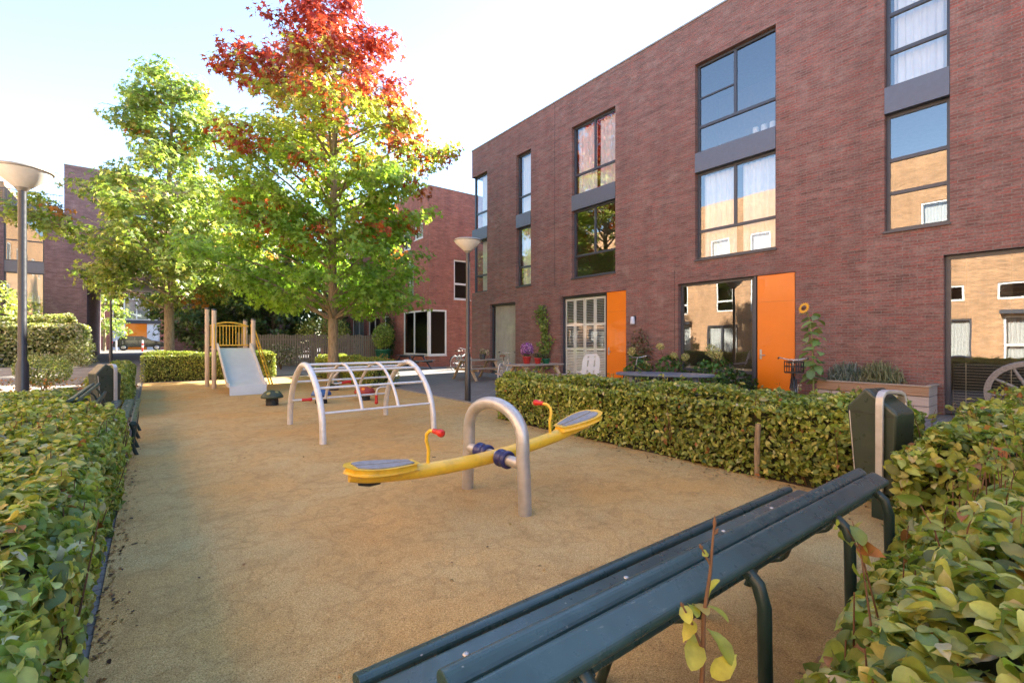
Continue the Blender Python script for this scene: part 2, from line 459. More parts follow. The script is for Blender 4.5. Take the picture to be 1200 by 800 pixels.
def leaves(name, P, Nr, S, T, template, material, parent=None, down=.0, smooth=True):
    """One mesh of many leaves: P points, Nr normals, S sizes, T tints (N x 3)."""
    tv, tf = leafarr(template); n = len(P); k = len(tv)
    Nr = Nr / (np.linalg.norm(Nr, axis=1, keepdims=True) + 1e-9)
    rnd = RNG.normal(size=(n, 3)); rnd[:, 2] -= down
    t = rnd - Nr * np.sum(rnd * Nr, axis=1, keepdims=True)
    t /= (np.linalg.norm(t, axis=1, keepdims=True) + 1e-9)
    b = np.cross(t, Nr)
    V = P[:, None, :] + S[:, None, None] * (b[:, None, :] * tv[None, :, 0:1] + t[:, None, :] * (tv[None, :, 1:2] - .4) + Nr[:, None, :] * tv[None, :, 2:3])
    if parent is not None and not is_local(parent): V = V - np.array(worldpos(parent))[None, None, :]
    V = V.reshape(-1, 3)
    ls = np.array([len(f) for f in tf]); flat = np.concatenate([np.array(f) for f in tf])
    loops = (np.arange(n)[:, None] * k + flat[None, :]).ravel()
    sizes = np.tile(ls, n); starts = np.concatenate([[0], np.cumsum(sizes)[:-1]])
    me = bpy.data.meshes.new(name)
    me.vertices.add(len(V)); me.vertices.foreach_set('co', V.astype(np.float32).ravel())
    me.loops.add(len(loops)); me.loops.foreach_set('vertex_index', loops.astype(np.int32))
    me.polygons.add(len(sizes)); me.polygons.foreach_set('loop_start', starts.astype(np.int32))
    me.polygons.foreach_set('use_smooth', np.full(len(sizes), smooth))
    me.update(calc_edges=True)
    ca = me.color_attributes.new('tint', 'FLOAT_COLOR', 'POINT')
    C = np.ones((n, k, 4)); edge = np.abs(tv[:, 0]) / max(1e-6, np.abs(tv[:, 0]).max())
    C[:, :, :3] = np.clip(np.clip(T, 0, 1)[:, None, :] * (1.14 - .22 * edge)[None, :, None], 0, 1)   # paler midrib
    ca.data.foreach_set('color', C.astype(np.float32).ravel())
    me.materials.append(material)
    o = bpy.data.objects.new(name, me); COL.objects.link(o)
    if parent is not None: o.parent = parent
    return o

def palette(n, cols, weights, jit=.18):
    cols = np.array(cols); w = np.array(weights, float); w /= w.sum()
    c = cols[RNG.choice(len(cols), n, p=w)]
    return c * (1 + RNG.normal(0, jit, (n, 1))) * (1 + RNG.normal(0, jit * .3, (n, 3)))
HEDGE_COLS = [(.23, .28, .05), (.16, .21, .045), (.34, .36, .085), (.46, .44, .14), (.095, .145, .04), (.30, .13, .04), (.48, .46, .27)]
def sinfield(p, s, seed):
    r = np.random.default_rng(seed); o = np.zeros(len(p))
    for k in range(6):
        d = r.normal(size=3); d /= np.linalg.norm(d); o += np.sin(p @ d * s * (0.6 + .5 * k) + r.uniform(0, 6)) / (1 + .5 * k)
    return o / 2.2

def hedge(name, label, x0, x1, y0, y1, h, size, dens, faces, cols=HEDGE_COLS, w=(28, 20, 24, 12, 9, 1.0, 2.5), template=OVAL,
          amp=.06, group=None, sprigs=0, cat='hedge', round_=.12, twigs=0):
    root = thing(name, label, cat, ((x0 + x1) / 2, (y0 + y1) / 2, 0), group)
    P = []; Nn = []
    def face(u, v, fn, nrm):
        n = int(abs(u[1] - u[0]) * abs(v[1] - v[0]) * dens)
        a = RNG.uniform(u[0], u[1], n); b = RNG.uniform(v[0], v[1], n)
        p = fn(a, b); q = np.tile(np.array(nrm, float), (n, 1)); P.append(p); Nn.append(q)
    if 't' in faces: face((x0, x1), (y0, y1), lambda a, b: np.stack([a, b, np.full_like(a, h)], 1), (0, 0, 1))
    if 'w' in faces: face((y0, y1), (.02, h), lambda a, b: np.stack([np.full_like(a, x0), a, b], 1), (-1, 0, 0))
    if 'e' in faces: face((y0, y1), (.02, h), lambda a, b: np.stack([np.full_like(a, x1), a, b], 1), (1, 0, 0))
    if 's' in faces: face((x0, x1), (.02, h), lambda a, b: np.stack([a, np.full_like(a, y0), b], 1), (0, -1, 0))
    if 'n' in faces: face((x0, x1), (.02, h), lambda a, b: np.stack([a, np.full_like(a, y1), b], 1), (0, 1, 0))
    P = np.concatenate(P); Nn = np.concatenate(Nn)
    # rounded edges: pull points near an edge inward
    cx = np.array([(x0 + x1) / 2, (y0 + y1) / 2]); hx = np.array([(x1 - x0) / 2, (y1 - y0) / 2])
    dd = np.clip((np.abs(P[:, :2] - cx) - (hx - round_)) / round_, 0, 1)
    top = np.clip((P[:, 2] - (h - round_)) / round_, 0, 1)
    e = np.max(dd, axis=1)
    Z = P[:, 2] - round_ * .6 * (e ** 2) * top
    side = (np.sign(P[:, :2] - cx)) * dd
    P[:, :2] -= side * (round_ * .6) * (top[:, None] ** 2)
    P[:, 2] = Z
    f = sinfield(P, 5.0 / max(.5, size * 12), 3)
    gap = sinfield(P, 9.0, 9)
    depth = np.abs(RNG.normal(0, 1, len(P))) * amp * .9
    P = P + Nn * (f[:, None] * amp - depth[:, None] + amp * .3)
    # bare low part: fewer leaves close to the ground, small holes
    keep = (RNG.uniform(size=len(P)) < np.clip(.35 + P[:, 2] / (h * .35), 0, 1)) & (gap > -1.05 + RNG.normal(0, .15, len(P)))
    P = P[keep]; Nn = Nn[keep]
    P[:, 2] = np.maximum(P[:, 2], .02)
    up = np.tile(np.array([0, 0, .45]), (len(P), 1))
    Q = Nn * .75 + up + RNG.normal(0, .66, P.shape)
    S = size * np.clip(RNG.normal(.95, .24, len(P)), .45, 1.5)
    T = palette(len(P), cols, w)
    clump = sinfield(P, 3.0, 21)[:, None]
    T = T * (1 + .16 * clump) + np.clip(clump, 0, 1) * np.array([.03, .02, 0])
    leaves('foliage', P, Q, S, T, template, M['leaf'], root, down=.5)
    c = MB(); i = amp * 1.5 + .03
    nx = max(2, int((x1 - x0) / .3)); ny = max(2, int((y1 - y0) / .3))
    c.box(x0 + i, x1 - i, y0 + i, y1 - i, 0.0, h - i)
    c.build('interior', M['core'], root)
    if twigs or sprigs:
        tw = MB()
        for k in range(twigs):
            x = random.uniform(x0 + .05, x1 - .05); y = random.uniform(y0 + .05, y1 - .05)
            s = random.choice([q for q in faces])
            if s == 'e': x = x1 - random.uniform(.03, .12)
            if s == 'w': x = x0 + random.uniform(.03, .12)
            if s == 's': y = y0 + random.uniform(.03, .12)
            if s == 'n': y = y1 - random.uniform(.03, .12)
            z0 = 0 if s != 't' else h * .6; z1 = h * random.uniform(.6, 1.0) if s != 't' else h + random.uniform(-.03, .05)
            dx, dy = random.gauss(0, .06), random.gauss(0, .06)
            tw.tube([(x, y, z0), (x + dx, y + dy, (z0 + z1) / 2), (x + dx * 1.6, y + dy * .7, z1)], [.006, .0045, .002], 5, caps=False)
        PP = []; 
        for k in range(sprigs):
            x = random.uniform(x0 + .04, x1 - .04); y = random.uniform(y0 + .04, y1 - .04)
            L = random.uniform(.05, .16)
            if math.hypot(x, y) < 1.15: continue
            dx, dy = random.gauss(0, .35) * L, random.gauss(0, .35) * L
            tw.tube([(x, y, h - .12), (x + dx * .5, y + dy * .5, h + L * .4), (x + dx, y + dy, h + L)], [.003, .0024, .0014], 5, caps=False)
            for q in range(random.randint(3, 6)):
                t = random.uniform(.2, 1); PP.append((x + dx * t + random.gauss(0, .015), y + dy * t + random.gauss(0, .015), h + L * t))
        tw.build('twigs', M['twig'], root)
        if PP:
            PP = np.array(PP)
            leaves('sprig_leaves', PP, RNG.normal(0, .7, PP.shape) + np.array([0, 0, .6]), size * RNG.uniform(.6, 1.05, len(PP)),
                   palette(len(PP), [(.20, .23, .04), (.30, .27, .06), (.13, .18, .03), (.27, .11, .03)], [5, 3, 4, .7]), template, M['leaf'], root, down=-.3)
    return root

def bush(name, label, c, rx, ry, rz, size, n, cols, w, material=None, cat='shrub', group=None, template=OVAL_LO, z0=None, stems=5, stem_mat=None, parent=None, fill=.5, part='foliage', seed=5):
    """A shrub: an uneven shell of leaves on stems."""
    root = parent or thing(name, label, cat, (c[0], c[1], 0), group)
    d = RNG.normal(size=(n, 3)); d /= np.linalg.norm(d, axis=1, keepdims=True)
    r = 1 - np.abs(RNG.normal(0, 1, n)) * .22 * fill * 2
    p = d * np.clip(r, .15, 1.1)[:, None]
    lump = sinfield(d * 2.0, 2.6, seed)
    p *= (1 + .16 * lump)[:, None]
    P = p * np.array([rx, ry, rz]) + np.array(c)
    keep = P[:, 2] > .03; P = P[keep]; d = d[keep]
    leaves(part, P, d * .7 + np.array([0, 0, .4]) + RNG.normal(0, .5, P.shape), size * RNG.uniform(.7, 1.25, len(P)),
           palette(len(P), cols, w) * (1 + .15 * lump[keep])[:, None], template, material or M['leaf'], root, down=.4)
    if stems:
        s = MB()
        for k in range(stems):
            a = random.uniform(0, 2 * PI); q = random.uniform(.2, .7)
            s.tube([(c[0] + random.gauss(0, .03), c[1] + random.gauss(0, .03), z0 or 0), (c[0] + math.cos(a) * rx * q * .4, c[1] + math.sin(a) * ry * q * .4, c[2] - rz * .3),
                    (c[0] + math.cos(a) * rx * q, c[1] + math.sin(a) * ry * q, c[2] + rz * .3)], [.018, .012, .005], 6, caps=False)
        s.build('stem', stem_mat or M['twig'], root)
    return root

def tree(name, label, base, height, tr, prof, zb, nl, npc, size, colfn, material, bark, template=STAR, cs=.5, group=None, seed=1, lean=(0, 0), density=5):
    """Trunk, limbs and leaf clumps with gaps between; prof(z) gives the crown radius at height z."""
    rnd = random.Random(seed); bx, by = base
    root = thing(name, label, 'tree', (bx, by, 0), group)
    tk = MB(); pts = []; rr = []
    for i in range(13):
        t = i / 12; z = t * height * .97
        pts.append((bx + lean[0] * t + .10 * math.sin(t * 7 + seed) * t, by + lean[1] * t + .10 * math.cos(t * 6 + seed) * t, z))
        rr.append(tr * (1.25 if i == 0 else 1) * (1 - t) ** .8 + .018)
    tk.tube(pts, rr, 12); tk.build('trunk', bark, root)
    def at(z):
        t = min(max(z / (height * .97), 0), 1) * 12; i = min(int(t), 11); f = t - i
        return Vector(pts[i]).lerp(Vector(pts[i + 1]), f)
    lm = MB(); clumps = []
    for k in range(nl):
        t = (k + rnd.uniform(.1, .9)) / nl
        zt = zb + (height - zb) * t ** 1.0
        a = k * 2.39996 + rnd.gauss(0, .3)
        rad = prof(zt, a) * rnd.uniform(.58, 1.0)
        rise = rad * rnd.uniform(.25, .6)
        zs = max(zb * .8, zt - rise); s = at(zs)
        e = Vector((s.x + math.cos(a) * rad, s.y + math.sin(a) * rad, zt))
        mid = s.lerp(e, .5) + Vector((0, 0, rad * .06))
        path = [s, s.lerp(mid, .6), mid, mid.lerp(e, .55), e]
        r0 = .014 + .011 * rad
        lm.tube(path, [r0, r0 * .8, r0 * .6, r0 * .4, .008], 6, caps=False)
        ns = max(2, int(rad * density * .62))
        for q in range(ns):
            u = rnd.uniform(.28, 1.0) if rad > .9 else rnd.uniform(.2, 1.0)
            p = s.lerp(e, u) + Vector((0, 0, rad * .05))
            a2 = a + rnd.uniform(-1.3, 1.3); L = rnd.uniform(.25, .95) * min(1.0, rad * .45 + .2)
            e2 = p + Vector((math.cos(a2) * L, math.sin(a2) * L, rnd.uniform(-.22, .4) * L - .08))
            lm.tube([p, p.lerp(e2, .5) + Vector((0, 0, .04)), e2], [.012, .008, .004], 5, caps=False)
            clumps.append((e2, rnd.uniform(.7, 1.15) * cs, a2))
        clumps.append((e, cs * rnd.uniform(.7, 1.0), a))
    for k in range(4):
        clumps.append((at(height * (.9 + .03 * k)) + Vector((rnd.gauss(0, .15), rnd.gauss(0, .15), 0)), cs * .75, rnd.uniform(0, 6)))
    lm.build('limbs', bark, root)
    P = []; Q = []; T = []
    for (c, r, a) in clumps:
        n = max(6, int(npc * (r / cs) ** 2))
        g = RNG.normal(size=(n, 3)); g /= np.linalg.norm(g, axis=1, keepdims=True)
        g *= (RNG.uniform(0, 1, n) ** .42)[:, None]
        P.append(np.array(c) + g * np.array([r, r, r * .62]))
        Q.append(g * .5 + np.array([math.cos(a) * .35, math.sin(a) * .35, .55]) + RNG.normal(0, .42, (n, 3)))
        T.append(colfn(np.array(c), n, rnd))
    P = np.concatenate(P); Q = np.concatenate(Q); T = np.concatenate(T)
    leaves('crown', P, Q, size * RNG.uniform(.7, 1.2, len(P)), T, template, material, root, down=.7)
    return root

# ------------------------------------------------------------------ wall planes
class Plane:
    """A vertical wall: O origin, U along it, outward normal Nn; at(u, z, w) is w metres inside the face."""
    def __init__(self, o, u, n): self.o = Vector(o); self.u = Vector(u); self.n = Vector(n)
    def at(self, u, z, w=0.0): return self.o + self.u * u + Vector((0, 0, z)) - self.n * w
    def hexa(self, mb, u0, u1, z0, z1, w0, w1):
        A = self.at
        return mb.hexa([A(u0, z0, w0), A(u1, z0, w0), A(u1, z0, w1), A(u0, z0, w1), A(u0, z1, w0), A(u1, z1, w0), A(u1, z1, w1), A(u0, z1, w1)])

def wall(mb, pl, u0, u1, z0, z1, holes=(), depth=.24):
    us = sorted({u0, u1, *[h[0] for h in holes], *[h[1] for h in holes]}); us = [u for u in us if u0 <= u <= u1]
    zs = sorted({z0, z1, *[h[2] for h in holes], *[h[3] for h in holes]}); zs = [z for z in zs if z0 <= z <= z1]
    flip = pl.u.cross(Vector((0, 0, 1))).dot(pl.n) < 0
    def quad(p, uv):
        if flip: p = p[::-1]; uv = uv[::-1]
        mb.add(p, [(0, 1, 2, 3)], [uv])
    for i in range(len(us) - 1):
        for j in range(len(zs) - 1):
            a, b, c, d = us[i], us[i + 1], zs[j], zs[j + 1]
            mu, mz = (a + b) / 2, (c + d) / 2
            if any(h[0] < mu < h[1] and h[2] < mz < h[3] for h in holes): continue
            quad([pl.at(a, c), pl.at(b, c), pl.at(b, d), pl.at(a, d)], [(a, c), (b, c), (b, d), (a, d)])
    for h in holes:
        a, b, c, d = h[:4]; A = pl.at
        if a > u0: mb.add([A(a, c), A(a, d), A(a, d, depth), A(a, c, depth)], [(0, 1, 2, 3)], [[(a, c), (a, d), (a + depth, d), (a + depth, c)]])
        if b < u1: mb.add([A(b, c), A(b, d), A(b, d, depth), A(b, c, depth)], [(3, 2, 1, 0)], [[(b + depth, c), (b + depth, d), (b, d), (b, c)]])
        mb.add([A(a, d), A(b, d), A(b, d, depth), A(a, d, depth)], [(0, 1, 2, 3)], [[(a, d), (b, d), (b, d + depth), (a, d + depth)]])
        if c > z0 + .01: mb.add([A(a, c), A(b, c), A(b, c, depth), A(a, c, depth)], [(3, 2, 1, 0)], [[(a, c - depth), (b, c - depth), (b, c), (a, c)]])

def window(parent, pl, u0, u1, z0, z1, mull=(), trans=(), w=.13, fw=.06, fm=None, gm=None, sill=None, label=None, half=None):
    """Frame with mullions and transoms (the window), one pane mesh inside as its child."""
    fm = fm or M['frame']; f = MB(); g = .004
    a, b, c, d = u0 + g, u1 - g, z0 + g, z1 - g
    pl.hexa(f, a, a + fw, c, d, w, w + .07); pl.hexa(f, b - fw, b, c, d, w, w + .07)
    pl.hexa(f, a + fw, b - fw, c, c + fw, w, w + .07); pl.hexa(f, a + fw, b - fw, d - fw, d, w, w + .07)
    zt = sorted(trans)
    for z in zt: pl.hexa(f, a + fw, b - fw, z - fw * .6, z + fw * .6, w - .004, w + .066)
    for m_ in mull:
        u = m_[0] if isinstance(m_, tuple) else m_; lo = m_[1] if isinstance(m_, tuple) else c + fw; hi = m_[2] if isinstance(m_, tuple) else d - fw
        pl.hexa(f, u - fw * .6, u + fw * .6, lo, hi, w + .003, w + .06)
    o = f.build('window', fm, parent)
    p = MB(); pl.hexa(p, a + fw * .5, b - fw * .5, c + fw * .5, d - fw * .5, w + .030, w + .036)
    # single sheet facing out keeps the reflection clean
    q = MB(); q.add([pl.at(a + fw * .5, c + fw * .5, w + .033), pl.at(b - fw * .5, c + fw * .5, w + .033), pl.at(b - fw * .5, d - fw * .5, w + .033), pl.at(a + fw * .5, d - fw * .5, w + .033)], [(0, 1, 2, 3)])
    if pl.u.cross(Vector((0, 0, 1))).dot(pl.n) < 0: q.f = [f[::-1] for f in q.f]      # face outwards
    q.build('pane', gm or M['glass'], o)
    if sill:
        s = MB(); pl.hexa(s, u0 - .02, u1 + .02, z0 - .045, z0 - .003, -.04, w + .05); s.build('sill', sill, o)
    return o

def curtain(win, pl, u0, u1, z0, z1, w=.30, m=None, amp=.025, name='curtain', waves=9.0):
    mb = MB(); n = max(6, int((u1 - u0) * 60)); vs = []
    ph = random.uniform(0, 6)
    for i in range(n + 1):
        u = u0 + (u1 - u0) * i / n
        q = amp * math.sin(u * waves * 2 * PI / 1.3 + ph + .8 * math.sin(u * 5)) + amp * .5 * math.sin(u * waves * 11 + ph)
        vs += [pl.at(u, z0, w + q * 1.2), pl.at(u, z1, w + q * .8)]
    mb.add(vs, [(2 * i, 2 * i + 2, 2 * i + 3, 2 * i + 1) for i in range(n)], smooth=True)
    return mb.build(name, m or M['curtain'], win)

# ------------------------------------------------------------------ GROUND
g = MB(); g.add([(-400, -400, 0), (400, -400, 0), (400, 400, 0), (-400, 400, 0)], [(0, 1, 2, 3)])
structure(g.build('ground', M['pavers']))
g = MB(); n = 60
RX0, RX1 = -.22, 5.75
g.add([(RX0, .30, .012), (5.02, .30, .012), (5.02, 7.0, .012), (RX1, 7.4, .012), (RX1, 13.9, .012), (5.35, 14.1, .012), (5.2, 20.05, .012), (RX0, 20.05, .012)], [(0, 1, 2, 3, 4, 5, 6, 7)])
structure(g.build('playground_surface', M['rubber']))
g = MB(); g.add([(-8.4, -30, .004), (-1.95, -30, .004), (-1.95, 40, .004), (-8.4, 40, .004)], [(0, 1, 2, 3)])
structure(g.build('path', M['path']))
g = MB()
for (x0, x1, y0, y1) in ((-.36, -.27, .3, 20.05), (5.76, 5.85, 7.42, 13.9), (-.36, 5.0, 20.06, 20.15)):
    y = y0; along = (y1 - y0) > (x1 - x0)
    a, b = (y0, y1) if along else (x0, x1)
    while a < b - .02:
        e = min(a + 1.0, b)
        if along: g.box(x0, x1, a + .004, e - .004, -.1, .03)
        else: g.box(a + .004, e - .004, y0, y1, -.1, .03)
        a = e
structure(g.build('kerb', M['kerb'], bevel=.008))
g = MB()
for (x0, x1, y0, y1) in ((-1.95, -.37, -2, 20.0), (5.03, 5.95, .3, 7.3), (.6, 9, -2.5, .32), (5.3, 6.3, 13.9, 20.5), (-.3, 5.1, 20.2, 21.4), (10.9, 12.08, 4.8, 9.6)):
    g.add([(x0, y0, .008), (x1, y0, .008), (x1, y1, .008), (x0, y1, .008)], [(0, 1, 2, 3)])
tag(structure(g.build('soil', M['soil'])))

g = MB(); g.add([(-9, 43, .006), (9, 43, .006), (9, 54, .5), (-9, 54, .5), (30, 54, .5), (30, 67.9, .5), (-30, 67.9, .5), (-30, 54, .5)], [(0, 1, 2, 3), (7, 4, 5, 6)])
structure(g.build('road', M['pavers']))
g = MB(); g.add([(1.66, 1.90, .016), (1.70, 1.905, .03), (1.71, 1.93, .018), (1.67, 1.945, .028), (1.655, 1.92, .017)], [(0, 1, 4), (1, 2, 3), (1, 3, 4)]); tag(g.build('paper_scrap', M['white']), 'tiny scrap of white paper lying on the tan play surface', 'paper')
# leaf litter: small fallen leaves lying about (nobody could count it)
n = 1100
P = np.stack([RNG.uniform(-.2, 5.0, n), RNG.uniform(.4, 20, n), np.full(n, .02)], 1)
edge = RNG.uniform(size=n) < .72
side = RNG.uniform(size=n) < .55
P[edge & side, 0] = 5.0 - np.abs(RNG.normal(0, .22, (edge & side).sum()))
P[edge & side, 1] = RNG.uniform(1.2, 7.2, (edge & side).sum())
P[edge & ~side, 0] = -.22 + np.abs(RNG.normal(0, .05, (edge & ~side).sum()))
P[edge & ~side, 1] = RNG.uniform(1.5, 9, (edge & ~side).sum())
lf = leaves('leaf_litter', P, RNG.normal(0, .18, P.shape) + np.array([0, 0, 1]), RNG.uniform(.012, .034, n),
            palette(n, [(.22, .12, .05), (.13, .07, .03), (.30, .20, .06), (.05, .03, .02)], [4, 4, 2, 3]), OVAL, M['leaf'])
tag(lf, 'dry brown fallen leaves along the hedge foot', 'leaf litter', kind='stuff')

# ------------------------------------------------------------------ MAIN TERRACE (right)
FX = 12.1
T = thing('brick_terrace', 'long dark brick terrace with tall blue grey framed windows and orange doors', 'building', (FX, 0, 0))
pw = Plane((FX, 0, 0), (0, 1, 0), (-1, 0, 0))
YE = 18.84; YS = -24.0; HT = 10.44
cols = [(17.56, YE, 'A'), (14.47, 15.43, 'B'), (10.14, 12.16, 'C'), (5.14, 7.29, 'D'), (1.99, 3.0, 'E'), (-2.2, -1.2, 'F'), (-6.6, -4.45, 'G'), (-11.6, -9.5, 'H')]
ground = [(15.48, 17.35, 0.0, 3.08), (9.70, 12.75, 0.0, 3.08), (4.70, 7.82, 0.0, 3.08), (-1.35, 2.08, 0.0, 3.08), (-6.9, -3.9, 0.0, 3.08)]
holes = [(a, b, 3.70, 9.18) for a, b, _ in cols] + ground
wm = MB(); wall(wm, pw, YS, YE, 0, HT, holes, .22)
# end walls, back wall and roof
pn = Plane((FX, YE, 0), (1, 0, 0), (0, 1, 0))
wall(wm, pn, 0, 9.5, 0, HT, [(0, 1.1, 3.70, 9.18)], .22)
ps = Plane((FX, YS, 0), (1, 0, 0), (0, -1, 0)); wall(wm, ps, 0, 9.5, 0, HT)
pb = Plane((FX + 9.5, 0, 0), (0, 1, 0), (1, 0, 0)); wall(wm, pb, YS, YE, 0, HT)
wm.build('wall', M['brick_dark'], T)
g = MB(); g.box(FX + .01, FX + 9.49, YS + .01, YE - .01, HT - .30, HT - .06); g.build('roof', M['roof'], T)
g = MB(); g.box(FX - .025, FX + .30, YS, YE + .02, HT + .002, HT + .05); g.box(FX + .31, FX + 9.5, YE - .28, YE + .02, HT + .002, HT + .05)
g.build('coping', M['coping'], T)
g = MB()
for z in (3.30, 6.30): g.box(FX + .34, FX + 9.4, YS + .1, YE - .34, z, z + .25)
g.box(FX + 4.0, FX + 4.1, YS + .1, YE - .34, 0, HT - .35)
for y in (-13.5, -8, -2.9, 3.8, 8.75, 13.6): g.box(FX + .34, FX + 3.98, y, y + .12, 0.001, HT - .32)
g.build('interior', M['room'], T)
# movement joints in the brickwork
g = MB()
g.box(FX - .004, FX + .02, 7.935, 7.945, 0, 3.5); g.build('joint', M['black'], T); g = MB(); g.box(FX - .004, FX + .02, 13.05, 13.065, 3.5, HT)
g.build('joint', M['black'], T)

def slat_blind(parent, pl, u0, u1, z0, z1, w, m, pitch=.05, name='blind'):
    b = MB(); z = z0
    while z < z1:
        pl.hexa(b, u0, u1, z, z + .004, w, w + .035); z += pitch
    for u in (u0 + (u1 - u0) * .12, u0 + (u1 - u0) * .5, u1 - (u1 - u0) * .12): pl.hexa(b, u - .006, u + .006, z0, z1, w - .006, w - .002)
    return b.build(name, m, parent)

for (a, b, k) in cols:
    sp = MB(); pw.hexa(sp, a + .004, b - .004 if k != 'A' else b - .03, 6.14, 6.68, -.015, .14); sp.build('spandrel', M['spandrel'], T)
    wide = (b - a) > 1.6; mid = (a + b) / 2
    for (z0, z1, zt) in ((6.683, 9.177, 7.43), (3.703, 6.137, 4.50)):
        mull = [(mid, zt + .04, z1 - .06)] if wide else []
        if k == 'A':
            w_ = window(T, pw, a, b - .09, z0, z1, [], [zt]); 
            w2 = window(T, pn, .10, 1.1, z0, z1, [], [zt])
            f = MB(); f.box(FX + .10, FX + .19, YE - .19, YE - .10, z0, z1); f.build('corner_post', M['frame'], w_)
            curtain(w_, pw, a + .1, b - .45, z0 + .06, z1 - .05, .32)
            continue
        extra = [zt] + ([z1 - .95] if k in ('E', 'F') else [])
        w_ = window(T, pw, a, b, z0, z1, mull, extra, sill=M['frame'] if z0 < 5 else None)
        if k == 'D' and z0 > 5:
            window_bar = MB(); pw.hexa(window_bar, mid + .05, b - .07, 8.22, 8.26, .135, .19); window_bar.build('glazing_bar', M['frame'], w_)
            lm_ = MB()
            for dy in (.0, .22, .44): lm_.lathe([(.03, .28), (.075, .26), (.085, .02), (.08, 0)], pw.at(mid - .62 + dy, 6.95, .9), 12)
            lm_.build('pendant_lamp', M['diffuser'], w_)
        elif k == 'C' and z0 < 5: pass
        elif k == 'E' and z0 < 5: pass
        elif wide:
            curtain(w_, pw, a + .08, mid - .1, z0 + .05, z1 - .05, .34); curtain(w_, pw, mid + .05, b - .08, z0 + .05, z1 - .05, .34)
        else:
            curtain(w_, pw, a + .08, b - .08, z0 + .05, z1 - .05, .34)
# spandrel returning round the glazed corner
g = MB(); pn.hexa(g, -.0, 1.1, 6.14, 6.68, .02, .14); g.build('spandrel', M['spandrel'], T)

# ground floor openings
w_ = window(T, pw, 15.48, 17.35, 0.02, 3.077, [], [], gm=M['glass_clear'])
curtain(w_, pw, 15.56, 17.28, .08, 3.0, .34, M['curtain_grey'], .075, waves=9)
# shuttered opening: white louvred shutters, four leaves of three panels
w_ = window(T, pw, 10.60, 12.75, 0.02, 3.077, [], [], gm=M['glass_clear'])
sh = MB(); u0, u1 = 10.70, 12.66; nU = 4; du = (u1 - u0) / nU
lv = MB()
for i in range(nU):
    a = u0 + i * du + .012; b = a + du - .024
    pw.hexa(sh, a, a + .05, .10, 2.98, .175, .205); pw.hexa(sh, b - .05, b, .10, 2.98, .175, .205)
    for (z0, z1) in ((.10, .18), (1.10, 1.19), (1.98, 2.07), (2.90, 2.98)): pw.hexa(sh, a + .05, b - .05, z0, z1, .175, .205)
    for (z0, z1, tilt) in ((.18, 1.10, .035), (1.19, 1.98, .008), (2.07, 2.90, .008)):
        z = z0 + .03
        if i == 1 and z1 < 1.2: tilt = .045
        while z < z1 - .02:
            A = pw.at
            lv.hexa([A(a + .05, z, .172), A(b - .05, z, .172), A(b - .05, z + tilt, .21), A(a + .05, z + tilt, .21),
                     A(a + .05, z + .008, .172), A(b - .05, z + .008, .172), A(b - .05, z + .008 + tilt, .21), A(a + .05, z + .008 + tilt, .21)])
            z += .058
sh.build('shutter_frame', M['white'], w_); lv.build('louvre', M['white'], w_)

def orange_door(u0, u1, glass=False):
    d = MB(); pw.hexa(d, u0 + .01, u1 - .02, .03, 3.07, .045, .11)
    o = d.build('door', M['orange'], T, bevel=.004)
    l = MB(); pw.hexa(l, u0 + .015, u1 - .025, 2.40, 2.403, .0435, .05); pw.hexa(l, u0 + .015, u1 - .025, .03, .10, .038, .05); l.build('seam', M['frame'], o)
    h = MB(); pw.hexa(h, u1 - .13, u1 - .08, .98, 1.22, .035, .046)
    h.tube([pw.at(u1 - .105, 1.08, .04), pw.at(u1 - .105, 1.08, -.01), pw.at(u1 - .23, 1.08, -.01)], .011, 8)
    h.build('handle', M['steel'], o)
    return o
orange_door(9.72, 10.56); 
d_ = orange_door(4.72, 5.62)
g = MB(); pw.hexa(g, 4.71, 4.76, 2.35, 3.04, .034, .045); 
fr = MB(); pw.hexa(fr, 10.565, 10.597, .02, 3.075, .05, .24); pw.hexa(fr, 5.63, 5.69, .02, 3.075, .05, .24); fr.build('door_post', M['frame'], T)
orange_door(-4.9, -3.95)
w_ = window(T, pw, 5.70, 7.82, 0.02, 3.077, [], [.62], fw=.07)
g = MB(); pw.hexa(g, 5.78, 7.74, .08, .56, .20, .24); g.build('lower_panel', M['frame'], w_)
g = MB(); pw.hexa(g, 5.8, 7.70, .66, .70, .22, .45); g.build('window_board', M['timber'], w_)
slat_blind(w_, pw, 5.80, 6.35, .75, 2.0, .30, M['slat_dark'], .06)
w_ = window(T, pw, -1.35, 2.08, 0.02, 3.077, [.35], [], fw=.075)
for (a, b) in ((.42, 1.98), (-1.25, .30)):
    slat_blind(w_, pw, a, b, .10, 1.02, .19, M['slat_pale'], .055)
    g = MB(); pw.hexa(g, a, b, .10, 1.0, .30, .32); g.build('dark_backing', M['black'], w_)  # black sheet added behind the slats, its colour stands in for the room's shade
    slat_blind(w_, pw, a, b, 1.05, 2.98, .26, M['slat_dark'], .09, 'upper_blind')
g = MB(); pw.hexa(g, .9, 1.7, .02, .75, 1.0, 1.6); pw.hexa(g, .2, .6, .02, 1.1, 1.4, 1.8); g.build('cupboard', M['planter'], w_)
w_ = window(T, pw, -6.9, -4.95, 0.02, 3.077, [], [.62])

